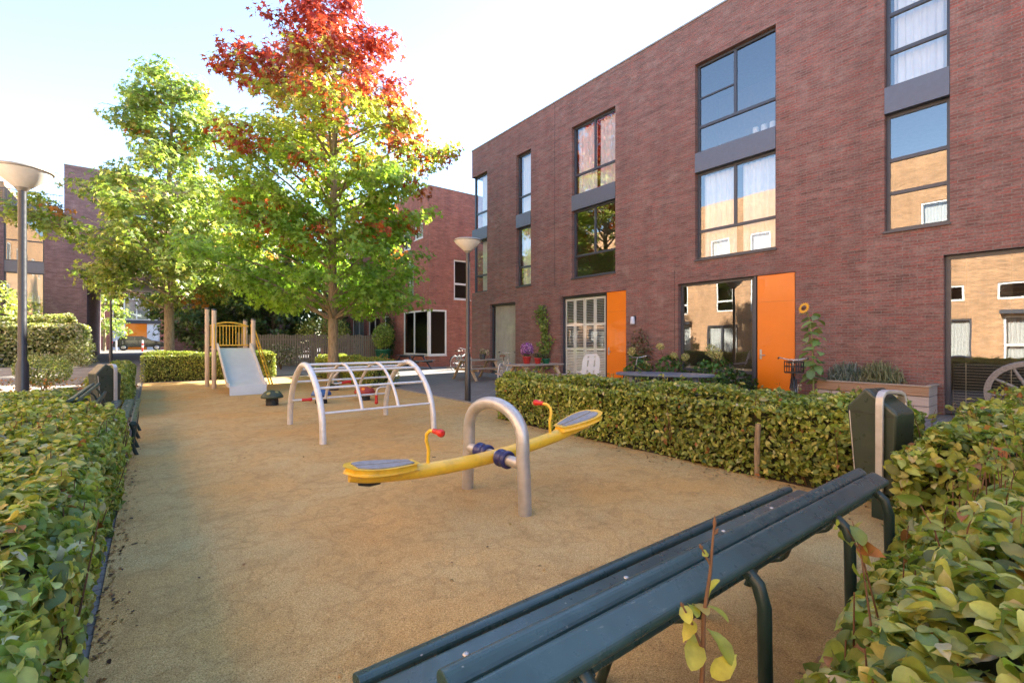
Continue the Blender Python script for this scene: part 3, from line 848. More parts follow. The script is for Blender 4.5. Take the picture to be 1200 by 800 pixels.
# small wall lamp beside the shuttered door
L = thing('wall_lamp', 'small pale wall lamp on the brick beside the far orange door', 'lamp', (FX, 9.35, 2.08))
g = MB(); g.lathe([(.035, .12), (.055, .11), (.075, -.08), (.07, -.12), (.02, -.12)], (FX - .12, 9.35, 2.08), 14); g.build('lamp_shade', M['bag'], L)
g = MB(); g.tube([(FX - .12, 9.35, 2.16), (FX - .03, 9.35, 2.20), (FX + .002, 9.35, 2.18)], .012, 8); g.box(FX - .02, FX + .001, 9.31, 9.39, 2.10, 2.24); g.build('bracket', M['frame'], L)

# ------------------------------------------------------------------ RED CORNER HOUSE (beyond the gap)
RXX = 12.2; RY = 23.42
B = thing('corner_house', 'red brick corner house with white framed glass corner bay', 'building', (RXX, RY, 0))
pr = Plane((RXX, 0, 0), (0, 1, 0), (-1, 0, 0)); pq = Plane((0, RY, 0), (1, 0, 0), (0, -1, 0))
upper = [(25.30, 26.0, 3.9, 6.25), (30.4, 33.2, 3.6, 5.9), (24.1, 25.2, 7.3, 8.2), (25.7, 26.75, 6.9, 8.45), (29.3, 30.3, 7.6, 9.2), (36.5, 38, 4.0, 6.0), (36.5, 38, 7.2, 8.9)]
lower = [(RY, 26.6, .64, 3.2), (30.4, 32.7, .05, 3.1), (33.4, 36.0, .05, 3.15), (28.8, 29.7, .9, 3.1), (39, 41, .8, 3)]
wm = MB(); wall(wm, pr, RY, 44, 0, 10.08, upper + lower, .2)
qh = [(13.81, 14.95, 3.85, 6.15), (RXX, 13.32, .64, 3.2)]
wall(wm, pq, RXX, 24, 0, 10.08, qh, .2)
wall(wm, Plane((0, 44, 0), (1, 0, 0), (0, 1, 0)), RXX, 24, 0, 10.08); wall(wm, Plane((24, 0, 0), (0, 1, 0), (1, 0, 0)), RY, 44, 0, 10.08)
wm.build('wall', M['brick_red'], B)
g = MB(); g.box(RXX + .01, 23.99, RY + .01, 43.99, 9.8, 10.0); g.build('roof', M['roof'], B)
g = MB(); g.box(RXX - .02, RXX + .25, RY - .02, 44, 10.082, 10.12); g.box(RXX + .255, 24, RY - .02, RY + .25, 10.082, 10.12); g.build('coping', M['coping'], B)
g = MB(); g.box(RXX + .3, 23.5, RY + .3, 43.5, 3.4, 3.6); g.box(RXX + .3, 23.5, RY + .3, 43.5, 6.6, 6.75); g.box(RXX + 4, RXX + 4.1, RY + .3, 43.5, 0, 9.7); g.build('interior', M['room'], B)
for (a, b, c, d) in upper:
    if b - a > 2: window(B, pr, a, b, c, d, [(a + b) / 2], [], .12, .07, M['frame'])
    else:
        w_ = window(B, pr, a, b, c, d, [], [c + (d - c) * .35] if d - c > 1.3 else [], .05, .09, M['white'], sill=M['white'])
        curtain(w_, pr, a + .1, b - .1, c + .05, d - .05, .2)
w_ = window(B, pq, 13.81, 14.95, 3.85, 6.15, [], [4.75], .05, .09, M['white'], M['glass_dim'], sill=M['white'])
for (a, b, c, d) in lower[1:3]:
    w_ = window(B, pr, a, b, c, d, [(a + b) / 2], [], .1, .08, M['white'], M['glass_dim'])
curtain(w_, pr, 33.6, 35.9, .15, 3.0, .25)
w_ = window(B, pr, 28.8, 29.7, .9, 3.1, [], [2.0], .06, .08, M['white']); g = MB(); pr.hexa(g, 28.95, 29.55, .98, 1.9, .09, .1); g.build('panel', M['terracotta'], w_)
# glass corner bay
w_ = window(B, pr, RY + .02, 26.6, .64, 3.2, [25.2], [], -.02, .09, M['white'], M['glass_dim'], sill=M['white'])
w2 = window(B, pq, RXX + .02, 13.32, .64, 3.2, [], [], -.02, .09, M['white'], M['glass_dim'], sill=M['white'])
g = MB(); g.box(RXX - .03, RXX + .12, RY - .03, RY + .12, .64, 3.2); g.build('corner_post', M['white'], w_)

# ------------------------------------------------------------------ PLUM BUILDING across the end, with passage
PY = 42.0
B = thing('end_building', 'plum brick end block with roof terrace and tall passage through it', 'building', (-2, PY, 0))
pp = Plane((0, PY, 0), (1, 0, 0), (0, -1, 0)); D_ = 11.0
wm = MB()
low = [(-7.2, -5.42, 3.0, 9.1), (-12.0, -10.2, 3.0, 9.1)]
wall(wm, pp, -20, -4.5, 0, 9.75, low, .2)
hi = [(-.9, 1.5, 8.7, 10.4), (2.2, 4.2, 8.7, 10.4), (-.9, 1.5, 6.5, 7.9), (-3.4, 1.3, 0, 5.75), (2.6, 4.4, 3.2, 5.6), (6.5, 8.5, 8.7, 10.4), (6.5, 8.5, 4.2, 6.4)]
wall(wm, pp, -4.5, 9.8, 0, 12.95, hi, .2)
wall(wm, Plane((-4.5, 0, 0), (0, 1, 0), (-1, 0, 0)), PY, PY + D_, 9.75, 12.95)
wall(wm, Plane((9.8, 0, 0), (0, 1, 0), (1, 0, 0)), PY, PY + D_, 0, 12.95)
wall(wm, Plane((0, PY + D_, 0), (1, 0, 0), (0, 1, 0)), -20, 9.8, 0, 9.75, [(-3.4, 1.3, 0, 5.75)], .2)
wall(wm, Plane((0, PY + D_, 0), (1, 0, 0), (0, 1, 0)), -4.5, 9.8, 9.75, 12.95)
wall(wm, Plane((-3.4, 0, 0), (0, 1, 0), (1, 0, 0)), PY + .2, PY + D_ - .2, 0, 5.75)
wall(wm, Plane((1.3, 0, 0), (0, 1, 0), (-1, 0, 0)), PY + .2, PY + D_ - .2, 0, 5.75)
wm.build('wall', M['brick_plum'], B)
g = MB(); g.box(-3.38, 1.28, PY + .21, PY + D_ - .21, 5.76, 6.0); g.build('passage_ceiling', M['slab'], B)
g = MB(); g.box(-20, -4.51, PY + .01, PY + D_, 9.5, 9.7); g.box(-4.49, 9.79, PY + .01, PY + D_ - .01, 12.6, 12.85); g.build('roof', M['roof'], B)
g = MB(); g.box(-20, -4.52, PY - .02, PY + .25, 9.752, 9.80); g.box(-4.52, 9.8, PY - .02, PY + .25, 12.952, 13.0); g.box(-4.52, -4.25, PY + .255, PY + D_, 12.952, 13.0); g.build('coping', M['coping'], B)
g = MB()
for x in (-20, -3.8, 1.4): pass
g.box(-19.8, -3.6, PY + 3, PY + 3.1, 0, 9.4); g.box(1.5, 9.6, PY + 3, PY + 3.1, 0, 12.5); g.box(-3.5, 1.4, PY + 3, PY + 3.1, 6.1, 12.5)
for z in (3.3, 6.4): g.box(-19.8, -3.6, PY + .3, PY + 2.9, z, z + .2); g.box(1.5, 9.6, PY + .3, PY + 2.9, z, z + .2)
g.build('interior', M['room'], B)
for (a, b, _, _) in low:
    w_ = window(B, pp, a, b, 6.45, 9.1, [(a + b) / 2], [7.75], .1, .07)
    w_ = window(B, pp, a, b, 3.0, 5.75, [(a + b) / 2], [], .1, .07)
    bl = MB(); pp.hexa(bl, a + .1, b - .1, 3.9, 5.7, .22, .23); bl.build('blind', M['blind_cream'], w_)
    s_ = MB(); pp.hexa(s_, a + .004, b - .004, 5.753, 6.447, .05, .14); s_.build('spandrel', M['spandrel'], B)
for (a, b, c, d) in hi:
    if c > 0: window(B, pp, a, b, c, d, [(a + b) / 2], [], .1, .07)
rl = MB()
for z in (10.15, 10.9): rl.bar((-20, PY + .12, z), (-4.55, PY + .12, z), .05, .04)
x = -20
while x < -4.6: rl.bar((x, PY + .12, 9.8), (x, PY + .12, 10.9), .02, .02, (0, 1, 0)); x += .14
rl.build('railing', M['frame'], B)
pt = Plane((0, PY + 2.2, 0), (1, 0, 0), (0, -1, 0))
g = MB()
def brick_box(mb, x0, x1, y0, y1, z0, z1):
    wall(mb, Plane((0, y0, 0), (1, 0, 0), (0, -1, 0)), x0, x1, z0, z1); wall(mb, Plane((x1, 0, 0), (0, 1, 0), (1, 0, 0)), y0, y1, z0, z1)
    wall(mb, Plane((x0, 0, 0), (0, 1, 0), (-1, 0, 0)), y0, y1, z0, z1); wall(mb, Plane((0, y1, 0), (1, 0, 0), (0, 1, 0)), x0, x1, z0, z1)
    mb.add([(x0, y0, z1), (x1, y0, z1), (x1, y1, z1), (x0, y1, z1)], [(0, 1, 2, 3)], [[(x0, y0), (x1, y0), (x1, y1), (x0, y1)]])
brick_box(g, -12, -7.28, PY + .5, PY + 5, 9.72, 11.4); brick_box(g, -12, -6.95, PY + 6, PY + 10.5, 9.72, 11.6)
g.build('penthouse', M['brick_tan'], B)
# terrace plants along the parapet
g = MB(); g.box(-7.1, -5.4, PY + .6, PY + 1.1, 9.72, 10.25); g.build('trough', M['greyclad'], B)
bush('terrace_shrub', 'dark shrub in the trough on the roof terrace', (-5.3, PY + .9, 10.35), .75, .35, .40, .12, 500, [(.04, .07, .02), (.07, .10, .03)], [1, 1], stems=3, z0=9.8)

# building seen through the passage
B = thing('garage_house', 'grey house with an orange garage door seen through the passage', 'building', (-1, 68, 0))
pg = Plane((0, 68, 0), (1, 0, 0), (0, -1, 0))
gh = [(-3.4, .8, 3.85, 6.9)]
wm = MB(); wall(wm, pg, -16, 16, 0, 10.5, gh + [(-3.4, .8, 0, 3.45)], .25); wall(wm, Plane((-16, 0, 0), (0, 1, 0), (-1, 0, 0)), 68, 78, 0, 10.5); wall(wm, Plane((16, 0, 0), (0, 1, 0), (1, 0, 0)), 68, 78, 0, 10.5)
wall(wm, Plane((0, 78, 0), (1, 0, 0), (0, 1, 0)), -16, 16, 0, 10.5)
wm.build('wall', M['brick_red'], B)
g = MB(); g.box(-15.9, 15.9, 68.1, 77.9, 10.1, 10.4); g.build('roof', M['roof'], B)
g = MB(); pg.hexa(g, -3.39, -2.3, .02, 3.44, .05, .15); g.build('cladding', M['bag'], B); g = MB(); pg.hexa(g, -.38, .79, .02, 3.44, .05, .15); g.build('cladding', M['bag'], B)
g = MB(); pg.hexa(g, -2.29, -.39, .02, 3.44, .07, .15); g.build('garage_door', M['orange'], B)
g = MB(); pg.hexa(g, -3.5, .9, 3.46, 3.84, -.08, .2); g.build('canopy', M['frame'], B)
w_ = window(B, pg, -3.4, .8, 3.85, 6.9, [-2.4, -1.3, -.2], [6.2], .1, .09, M['white'])
curtain(w_, pg, -2.35, -.25, 3.9, 6.8, .3, M['curtain_grey'])
g = MB(); g.box(-15, 15, 71, 71.1, 0, 10); g.box(-15, 15, 68.3, 71, 3.5, 3.7); g.build('interior', M['room'], B)

# ------------------------------------------------------------------ OPPOSITE ROW (seen in the window reflections)
OX = -8.5
B = thing('opposite_row', 'tan brick row across the court mirrored in the terrace windows', 'building', (OX, 0, 0))
po = Plane((OX, 0, 0), (0, 1, 0), (1, 0, 0))
oh = []
for y in range(-22, 36, 6):
    oh += [(y + .3, y + 1.5, .5, 2.65), (y + 2.6, y + 4.9, .55, 2.6), (y + .5, y + 1.7, 3.5, 4.3) if y < 12 else (y + .5, y + 1.7, 3.5, 5.8), (y + 2.9, y + 4.2, 3.5, 4.3) if y < 12 else (y + 2.9, y + 4.2, 3.6, 5.8),
           (y + .4, y + 1.7, 7.4, 8.9), (y + 3.2, y + 4.6, 7.4, 8.9)]
wm = MB(); wall(wm, po, -24, 38, 0, 11.6, oh, .15)
wall(wm, Plane((OX, 38, 0), (1, 0, 0), (0, 1, 0)), -9, 0, 0, 11.6); wall(wm, Plane((OX, -24, 0), (1, 0, 0), (0, -1, 0)), -9, 0, 0, 11.6)
wall(wm, Plane((OX - 9, 0, 0), (0, 1, 0), (-1, 0, 0)), -24, 38, 0, 11.6)
wm.build('wall', M['brick_tan'], B)
g = MB(); g.box(OX - 8.95, OX - .05, -23.9, 37.9, 11.2, 11.5); g.build('roof', M['roof'], B)
g = MB(); g.box(OX - 3.1, OX - 3, -23.9, 37.9, 0, 11); g.build('interior', M['room'], B)
for (a, b, c, d) in oh:
    w_ = window(B, po, a, b, c, d, [(a + b) / 2] if b - a > 2 else [], [c + .75] if d - c > 2.1 and b - a < 2 else [], .04, .09, M['white'] if c > 3 or b - a < 2 else M['frame'])
    if c < 3 or d > 6: curtain(w_, po, a + .1, b - .1, c + .05, d - .1, .25)
g = MB()
for y in range(-22, 36, 6): po.hexa(g, y + .2, y + 1.6, 2.75, 2.95, -.35, .0)
g.build('awning', M['frame'], B)

# ------------------------------------------------------------------ PLAYGROUND: see-saw
S = thing('seesaw', 'yellow see-saw with two grey seats hung in a steel hoop', 'see-saw', (2.41, 3.40, 0))
def hoop(x, y0, y1, h, r, flare=.03):
    pts = [(x, y0 - flare, -.02), (x, y0 - flare * .6, h * .33)]
    cy = (y0 + y1) / 2; ry = (y1 - y0) / 2; zc = h - ry * .85
    pts.append((x, y0, zc - .12))
    for i in range(0, 17):
        a = PI - PI * i / 16
        pts.append((x, cy + ry * math.cos(a) * 1.0, zc + (ry * .85 - r) * math.sin(a) ** .85 if 0 < i < 16 else zc))
    pts += [(x, y1, zc - .12), (x, y1 + flare * .6, h * .33), (x, y1 + flare, -.02)]
    return pts
g = MB(); g.tube(hoop(2.41, 2.985, 3.80, .93, .055), .055, 20); g.build('hoop', M['steel'], S)
g = MB(); g.tube([(2.41, 2.99, .41), (2.41, 3.80, .41)], .046, 16); g.build('axle', M['steel'], S)
for (a, b) in ((3.17, 3.31), (3.47, 3.64)):
    g = MB(); g.lathe([(.050, a - 3.4), (.068, a - 3.4), (.076, a - 3.39), (.076, a - 3.36), (.070, a - 3.355), (.070, b - 3.445), (.076, b - 3.44), (.076, b - 3.41), (.068, b - 3.4), (.050, b - 3.4)], (2.41, 3.4, .41), 22, 'Y'); g.build('collar', M['navy'], S)
def bz(s): return .405 + .115 * (s / 1.28) ** 2 + .084 * s / 1.28
def bp_(s, dy=0.0, dz=0.0): return (2.42 + s, 3.39 + dy, bz(s) + dz)
g = MB(); ss = [-1.26 + 2.52 * i / 26 for i in range(27)]
rr = []
for s in ss:
    t = abs(s) / 1.3; rr.append(  .058 if t < .6 else .058 - .012 * (t - .6) / .4)
rr[0] = rr[-1] = .03; ss[0] = -1.29; ss[-1] = 1.29
g.tube([bp_(s) for s in ss], rr, 18); g.build('beam', M['yellow'], S)
def seat_outline(sg, w, a, b, n=14):
    """Surfboard outline: widest two thirds out, rounded tip."""
    pts = []
    for i in range(n + 1):
        t = i / n; s = a + (b - a) * t
        ww = w * (.42 + .58 * math.sin(min(1, t * 1.5) * PI / 2)) if t < .66 else w * math.sqrt(max(0, 1 - ((t - .66) / .34) ** 2.2)) * 1.0
        pts.append((s, ww))
    return pts
for sg in (-1, 1):
    ol = seat_outline(sg, .155, .78, 1.32)
    top = [(sg * s, w) for s, w in ol] + [(sg * s, -w) for s, w in ol[::-1][1:]]
    def slab(scale_w, z0, z1, pts):
        mb = MB(); n = len(pts)
        lo = [bp_(s, w * scale_w, z0) for s, w in pts]; hi_ = [bp_(s, w * scale_w, z1) for s, w in pts]
        mb.add(lo + hi_, [tuple(range(n)), tuple(range(2 * n - 1, n - 1, -1))] + [(i, (i + 1) % n, n + (i + 1) % n, n + i) for i in range(n)])
        return mb
    st = slab(1, .035, .082, top).build('seat', M['yellow'], S, bevel=.016, seg=3)
    for k in (-1, 1):
        half = [(sg * (s * .96 + .022), k * (.012 + max(0, w - .032))) for s, w in ol[1:-1]]
        inner = [(sg * (s * .96 + .022), k * .010) for s, w in ol[1:-1]]
        pad = slab(1, .080, .090, half + inner[::-1]); pad.build('seat_pad', M['pad'], st)
    b0 = Vector(bp_(sg * .66, 0, .05)); ht = .25
    pts = [b0, b0 + Vector((-sg * .005, 0, ht * .45)), b0 + Vector((-sg * -.015, 0, ht * .75)), b0 + Vector((sg * .02, sg * .015, ht * .95)), b0 + Vector((sg * .01, sg * .05, ht * 1.08)), b0 + Vector((0, sg * .10, ht * 1.1))]
    g = MB(); g.tube(pts, .0145, 10); hd = g.build('handle', M['yellow'], S)
    e = pts[-1]; g = MB()
    g.tube([e, e + Vector((0, sg * .07, .0)), e + Vector((0, sg * .085, 0)), e + Vector((0, sg * .10, 0)), e + Vector((0, sg * .125, 0)), e + Vector((0, sg * .135, 0))], [.020, .022, .026, .031, .030, .015], 14)
    g.build('grip', M['red'], hd)
g = MB(); g.tube([bp_(-1.06, 0, -.048), bp_(-1.14, 0, -.05), bp_(-1.22, 0, -.045)], [.016, .024, .016], 10); g.build('buffer', M['black'], S)

# ------------------------------------------------------------------ climbing arch
S = thing('climbing_arch', 'white tubular climbing arch with red hand grips', 'climbing frame', (2.72, 7.65, 0))
Y0, Y1 = 6.68, 8.62
def arc(x, y0, y1, h, n=24, p=.62):
    pts = []
    for i in range(n + 1):
        a = PI - PI * i / n
        s_ = max(0, math.sin(a))
        pts.append((x, (y0 + y1) / 2 + (y1 - y0) / 2 * (abs(math.cos(a)) ** .9) * (1 if math.cos(a) > 0 else -1) * (.62 + .38 * (1 - s_ ** 1.5)), h * s_ ** p - .02 * (1 - s_)))
    return pts
for x in (1.87, 3.57):
    g = MB(); g.tube(arc(x, Y0, Y1, 1.06), .045, 16); g.build('hoop', M['steel_white'], S)
def on_arc(z, side):
    pts = arc(0, Y0, Y1, 1.06, 200); best = min((p for p in pts if (p[1] - (Y0 + Y1) / 2) * side > 0), key=lambda p: abs(p[2] - z)); return best[1]
for (z, side) in ((.42, -1), (.42, 1), (.75, -1), (.75, 1), (.97, -1), (.97, 1)):
    y = on_arc(z, side); dz = .02
    g = MB(); g.tube([(1.87, y, z), (3.57, y, z + .01)], .019 if z < .9 else .021, 10); g.build('rail', M['steel_white'], S)
g = MB(); g.tube([(1.87, 7.65, 1.06), (3.57, 7.65, 1.06)], .022, 10); g.build('rail', M['steel_white'], S)
for x in (2.44, 3.0):
    pts = [p for p in arc(x, Y0, Y1, 1.06, 40) if p[2] > .40]
    g = MB(); g.tube(pts, .024, 10); g.build('rung', M['steel_white'], S)
hs = [[(1.87, 8.46, .43), (2.02, 8.46, .43)], [(2.6, 8.25, .93), (2.54, 8.42, .80), (2.54, 8.5, .69), (2.6, 8.5, .665), (2.70, 8.5, .68)],
      [(2.5, 8.2, .94), (3.27, 8.2, .94)], [(3.57, 8.5, .56), (3.42, 8.5, .56), (3.36, 8.5, .53), (3.34, 8.5, .46), (3.34, 8.5, .42)]]
for p in hs:
    g = MB(); g.tube(p, .017, 8); hd = g.build('handle', M['steel_white'], S)
    a = Vector(p[-2]); b = Vector(p[-1]); d = (b - a).normalized()
    g = MB(); g.tube([b, b + d * .11, b + d * .13, b + d * .16, b + d * .17], [.026, .026, .033, .032, .015], 10); g.build('grip', M['red'], hd)

# ------------------------------------------------------------------ slide
S = thing('slide', 'steel slide with wooden posts and yellow railing', 'slide', (2.0, 16.3, 0))
for (x, y, h) in ((1.49, 16.55, 2.38), (1.38, 17.35, 2.45), (2.53, 16.55, 2.12), (2.44, 17.48, 2.12)):
    g = MB(); g.lathe([(.062, -.02), (.062, h - .02), (.045, h)], (x, y, 0), 14); po_ = g.build('post', M['post_wood'], S)
    g = MB(); g.lathe([(.064, h - .035), (.064, h + .004), (.05, h + .018), (.001, h + .02)], (x, y, 0), 14); g.build('post_cap', M['frame'], po_)
g = MB(); g.box(1.46, 2.50, 16.5, 17.4, 1.16, 1.22); g.build('platform', M['timber_grey'], S)
# chute: side profile from platform lip to run-out
prof = [(16.52, 1.22), (16.35, 1.21), (16.15, 1.13), (15.2, .62), (14.75, .36), (14.55, .28), (14.35, .25), (14.12, .25)]
g = MB(); w0, w1 = 1.58, 2.42
pts = prof; vs = []
def xo(y): t = (16.52 - y) / 2.4; return .0 + .04 * t
for (y, z) in pts: vs += [(w0 + xo(y), y, z), (w1 + xo(y), y, z)]
for (y, z) in pts: vs += [(w0 + xo(y), y, z - .02), (w1 + xo(y), y, z - .02)]
n = len(pts); fs = [(2 * i, 2 * i + 1, 2 * i + 3, 2 * i + 2) for i in range(n - 1)] + [(2 * n + 2 * i, 2 * n + 2 * i + 2, 2 * n + 2 * i + 3, 2 * n + 2 * i + 1) for i in range(n - 1)] + [(2 * n - 2, 2 * n - 1, 4 * n - 1, 4 * n - 2)]
g.add(vs, fs); g.build('chute', M['steel_slide'], S)
for xs in (w0, w1):
    g = MB(); sgn = -1 if xs == w0 else 1; poly = []
    A = [(xs + xo(y) + sgn * .002, y, z - .03) for y, z in pts]; Bq = [(xs + xo(y) + sgn * .002, y, z + (.15 if i < n - 2 else .08)) for i, (y, z) in enumerate(pts)]
    A2 = [(p[0] + sgn * .03, p[1], p[2]) for p in A]; B2 = [(p[0] + sgn * .03, p[1], p[2]) for p in Bq]
    vs = A + Bq + A2 + B2
    fs = []
    for i in range(n - 1):
        fs += [(i, i + 1, n + i + 1, n + i), (2 * n + i, 3 * n + i, 3 * n + i + 1, 2 * n + i + 1), (n + i, n + i + 1, 3 * n + i + 1, 3 * n + i), (i, 2 * n + i, 2 * n + i + 1, i + 1)]
    fs += [(0, n, 3 * n, 2 * n), (n - 1, 3 * n - 1, 4 * n - 1, 2 * n - 1)]
    g.add(vs, fs); g.build('chute_side', M['steel_white'], S)
g = MB(); g.box(w0 + .03, w1 + .05, 14.08, 14.118, .0, .245); g.build('chute_foot', M['steel_slide'], S)
g = MB(); yb = 17.42
g.tube([(1.45, yb, 1.30), (2.52, yb, 1.30)], .018, 8); g.tube([(1.45, yb, 1.92), (2.52, yb, 1.92)], .018, 8)
g.tube([(1.5 + .96 * i / 12, yb, 1.94 + .09 * math.sin(PI * i / 12)) for i in range(13)], .022, 8)
for i in range(11): x = 1.55 + .088 * i; g.tube([(x, yb, 1.30), (x, yb, 1.95)], .013, 6)
for y in (16.6, 16.9, 17.2):
    g.tube([(1.47, y, 1.3), (1.47, y, 1.9)], .013, 6)
g.tube([(1.47, 16.5, 1.92), (1.47, 17.4, 1.92)], .018, 8); g.tube([(2.48, 16.55, 1.26), (2.48, 16.55, 1.98)], .018, 8); g.tube([(1.49, 16.5, 1.2), (1.49, 16.5, 1.95)], .02, 8)
g.build('railing', M['yellow'], S)
g = MB()
for y in (16.75, 17.22): g.tube([(2.56, y, 1.95), (2.62, y, 1.75), (3.12, y, .0)], .022, 8)
for i in range(4): t = .30 + .17 * i; g.tube([(2.62 + .5 * t, 16.75, 1.75 * (1 - t)), (2.62 + .5 * t, 17.22, 1.75 * (1 - t))], .016, 8)
g.build('ladder', M['yellow'], S)

# ------------------------------------------------------------------ toadstool seats
def toadstool(label, loc, m, spot, capr=.23, h=.33, rot=0):
    S = thing('toadstool_seat', label, 'stool', loc, 'toadstool seats on the playground', rot); S['_local'] = 1
    g = MB(); g.lathe([(.13, -.01), (.125, h * .55)], (0, 0, 0), 16); g.lathe([(.127, h * .25), (.134, h * .26), (.134, h * .3), (.127, h * .31)], (0, 0, 0), 16); g.build('stem', M['black'], S)
    prof = [(.10, h * .52), (capr * .95, h * .50), (capr, h * .53), (capr * .97, h * .62), (capr * .80, h * .80), (capr * .5, h * .95), (.001, h)]
    g = MB(); g.lathe(prof, (0, 0, 0), 22); cp = g.build('cap', m, S)
    g = MB()
    for (a, q) in ((.3, .72), (1.3, .55), (2.2, .75), (3.2, .6), (4.1, .74), (5.2, .62), (0, .0)):
        # spot follows the cap curve
        rad = capr * q; zz = np.interp(rad, [0, capr * .5, capr * .8, capr * .97], [h, h * .95, h * .80, h * .62])
        sl = np.interp(rad, [0, capr * .5, capr * .8, capr], [0, .35, .9, 1.2])
        m3 = Matrix.Rotation(a, 3, 'Z') @ Matrix.Rotation(sl, 3, 'Y')
        c = Vector((rad * math.cos(a), rad * math.sin(a), zz))
        vs = [c + m3 @ Vector((.042 * math.cos(t * PI / 5), .042 * math.sin(t * PI / 5), .006)) for t in range(10)] + [c + m3 @ Vector((0, 0, .012))]
        g.add(vs, [(t, (t + 1) % 10, 10) for t in range(10)], smooth=True)
    g.build('spot', spot, cp)
    return S
toadstool('dark green spotted toadstool seat standing in front of the slide', (2.12, 11.45, .012), M['stool_green'], M['spot_olive'])
toadstool('blue toadstool seat behind the climbing arch', (3.08, 11.15, .012), M['blue'], M['spot_olive'], .22, .36)
toadstool('dark toadstool seat farthest back behind the climbing arch', (4.2, 13.9, .012), M['stool_green'], M['spot_orange'], .22, .33, 1)
toadstool('red toadstool seat with orange spots behind the climbing arch', (4.07, 11.1, .012), M['stool_red'], M['spot_orange'], .25, .34, 2)

# ------------------------------------------------------------------ benches (one built, one copied)
def bench(label, loc, rot):
    S = thing('park_bench', label, 'bench', loc, 'green slatted park benches', rot); S['_local'] = 1
    Lh = 1.36
    # local frame: x along, y seat towards +y, back towards -y
    def slat(y, z, w, t, tilt, name='seat_slat', x0=-Lh - .05, x1=Lh):
        g = MB(); rot_ = Matrix.Rotation(tilt, 3, 'X')
        prof = []
        k = 10
        for s in (1, -1):
            for i in range(k + 1):
                a = (PI / 2 - PI * i / k) if s == 1 else (-PI / 2 - PI * i / k)
                prof.append(((w / 2 - t / 2) * s + t / 2 * math.cos(a), t / 2 * math.sin(a)))
        pr_ = [rot_ @ Vector((0, a, b)) for a, b in prof]
        g.prism([(x0, y + p.y, z + p.z) for p in pr_], (x1 - x0, 0, 0))
        return g.build(name, M['bench'], S, bevel=.003)
    slat(.365, .462, .062, .042, -.25); slat(.255, .462, .125, .036, .0); slat(.10, .455, .135, .036, .06)
    slat(-.055, .575, .11, .036, R(74), 'back_slat'); slat(-.125, .737, .060, .046, R(40), 'back_slat', -Lh - .05, Lh - .36)
    slat(-.206, .733, .084, .034, R(24), 'back_slat', -Lh - .08, Lh - .38)
    for x in (-1.12, -.38, .36, .88):
        g = MB()
        curve = [(.39, .415), (.30, .425), (.16, .42), (.04, .42), (-.02, .45), (-.06, .56), (-.10, .66), (-.14, .70), (-.20, .695), (-.235, .68)]
        for i in range(len(curve) - 1):
            (y0, z0), (y1, z1) = curve[i], curve[i + 1]
            g.bar((x, y0, z0), (x, y1, z1), .055, .016, (1, 0, 0)) if False else g.bar((x, y0, z0), (x, y1, z1), .05, .018)
        g.tube([(x, .33, .40), (x, .36, .30), (x, .345, .12), (x, .39, -.01)], .022, 8)
        g.tube([(x, -.215, .69), (x, -.25, .66), (x, -.268, .60), (x, -.272, .35), (x, -.275, -.01)], .021, 10)
        g.build('support', M['bench_iron'], S, bevel=.004)
        for (y, z) in ((.255, .4815), (.10, .475)):
            g = MB(); g.lathe([(.011, 0), (.010, .003), (.004, .006), (.001, .006)], (x, y, z - .001), 10); g.build('bolt', M['steel'], S)
    return S
b1 = bench('long green slatted bench in the foreground facing the see-saw', (1.86, .93, .012), 0)
b2 = dup(b1, (-.53, 8.35, .012), -PI / 2, 'green slatted bench half hidden in the low hedge along the path')

# ------------------------------------------------------------------ litter bins
def litter_bin(label, loc, rot):
    S = thing('litter_bin', label, 'litter bin', loc, 'green gabled litter bins', rot); S['_local'] = 1
    ap = .045
    def pent(x, e=0.0):
        return [(x, -.185 - e, .24), (x, .135 + e, .24), (x, .215 + e, .89 + e * .3), (x, ap, 1.055 + e), (x, -.215 - e, .875 + e * .3)]
    g = MB(); g.prism(pent(-.16), (.30, 0, 0)); bd = g.build('body', M['bin'], S, bevel=.024, seg=3)
    g = MB(); g.prism([(-.163, .195, .862), (-.163, -.195, .848), (-.163, -.195, .841), (-.163, .195, .855)], (-.004, 0, 0)); g.build('lid_seam', M['black'], bd)
    g = MB(); g.tube([(-.164, .182, .86), (-.164, .125, .28)], .0055, 6); g.build('hinge_rod', M['steel'], bd)
    g = MB(); y = -.095; x0 = -.192
    path = [(x0, y, .25), (x0, y, .93), (x0 + .008, y, .985), (x0 + .04, y, 1.02), (x0 + .09, y, 1.03), (.10, y, 1.02), (.155, y, 1.0), (.178, y, .95), (.18, y, .25)]
    for i in range(len(path) - 1):
        a = Vector(path[i]); b = Vector(path[i + 1]); d = (b - a).normalized() * .005
        g.bar(a - d, b + d, .062, .030, Vector((0, 1, 0)).cross(b - a))
    g.build('steel_band', M['steel'], S, bevel=.007)
    g = MB(); g.box(-.05, .05, -.05, .05, -.02, .245); g.build('post', M['bench_iron'], S)
    S.scale = (.84, .84, 1)
    return S
lb = litter_bin('dark green gabled litter bin with steel band beside the foreground bench', (4.62, 1.17, .0), R(-14))
dup(lb, (-.62, 10.35, 0), PI * .5 + .5, 'dark gabled litter bin standing beyond the bench half hidden in the hedge')

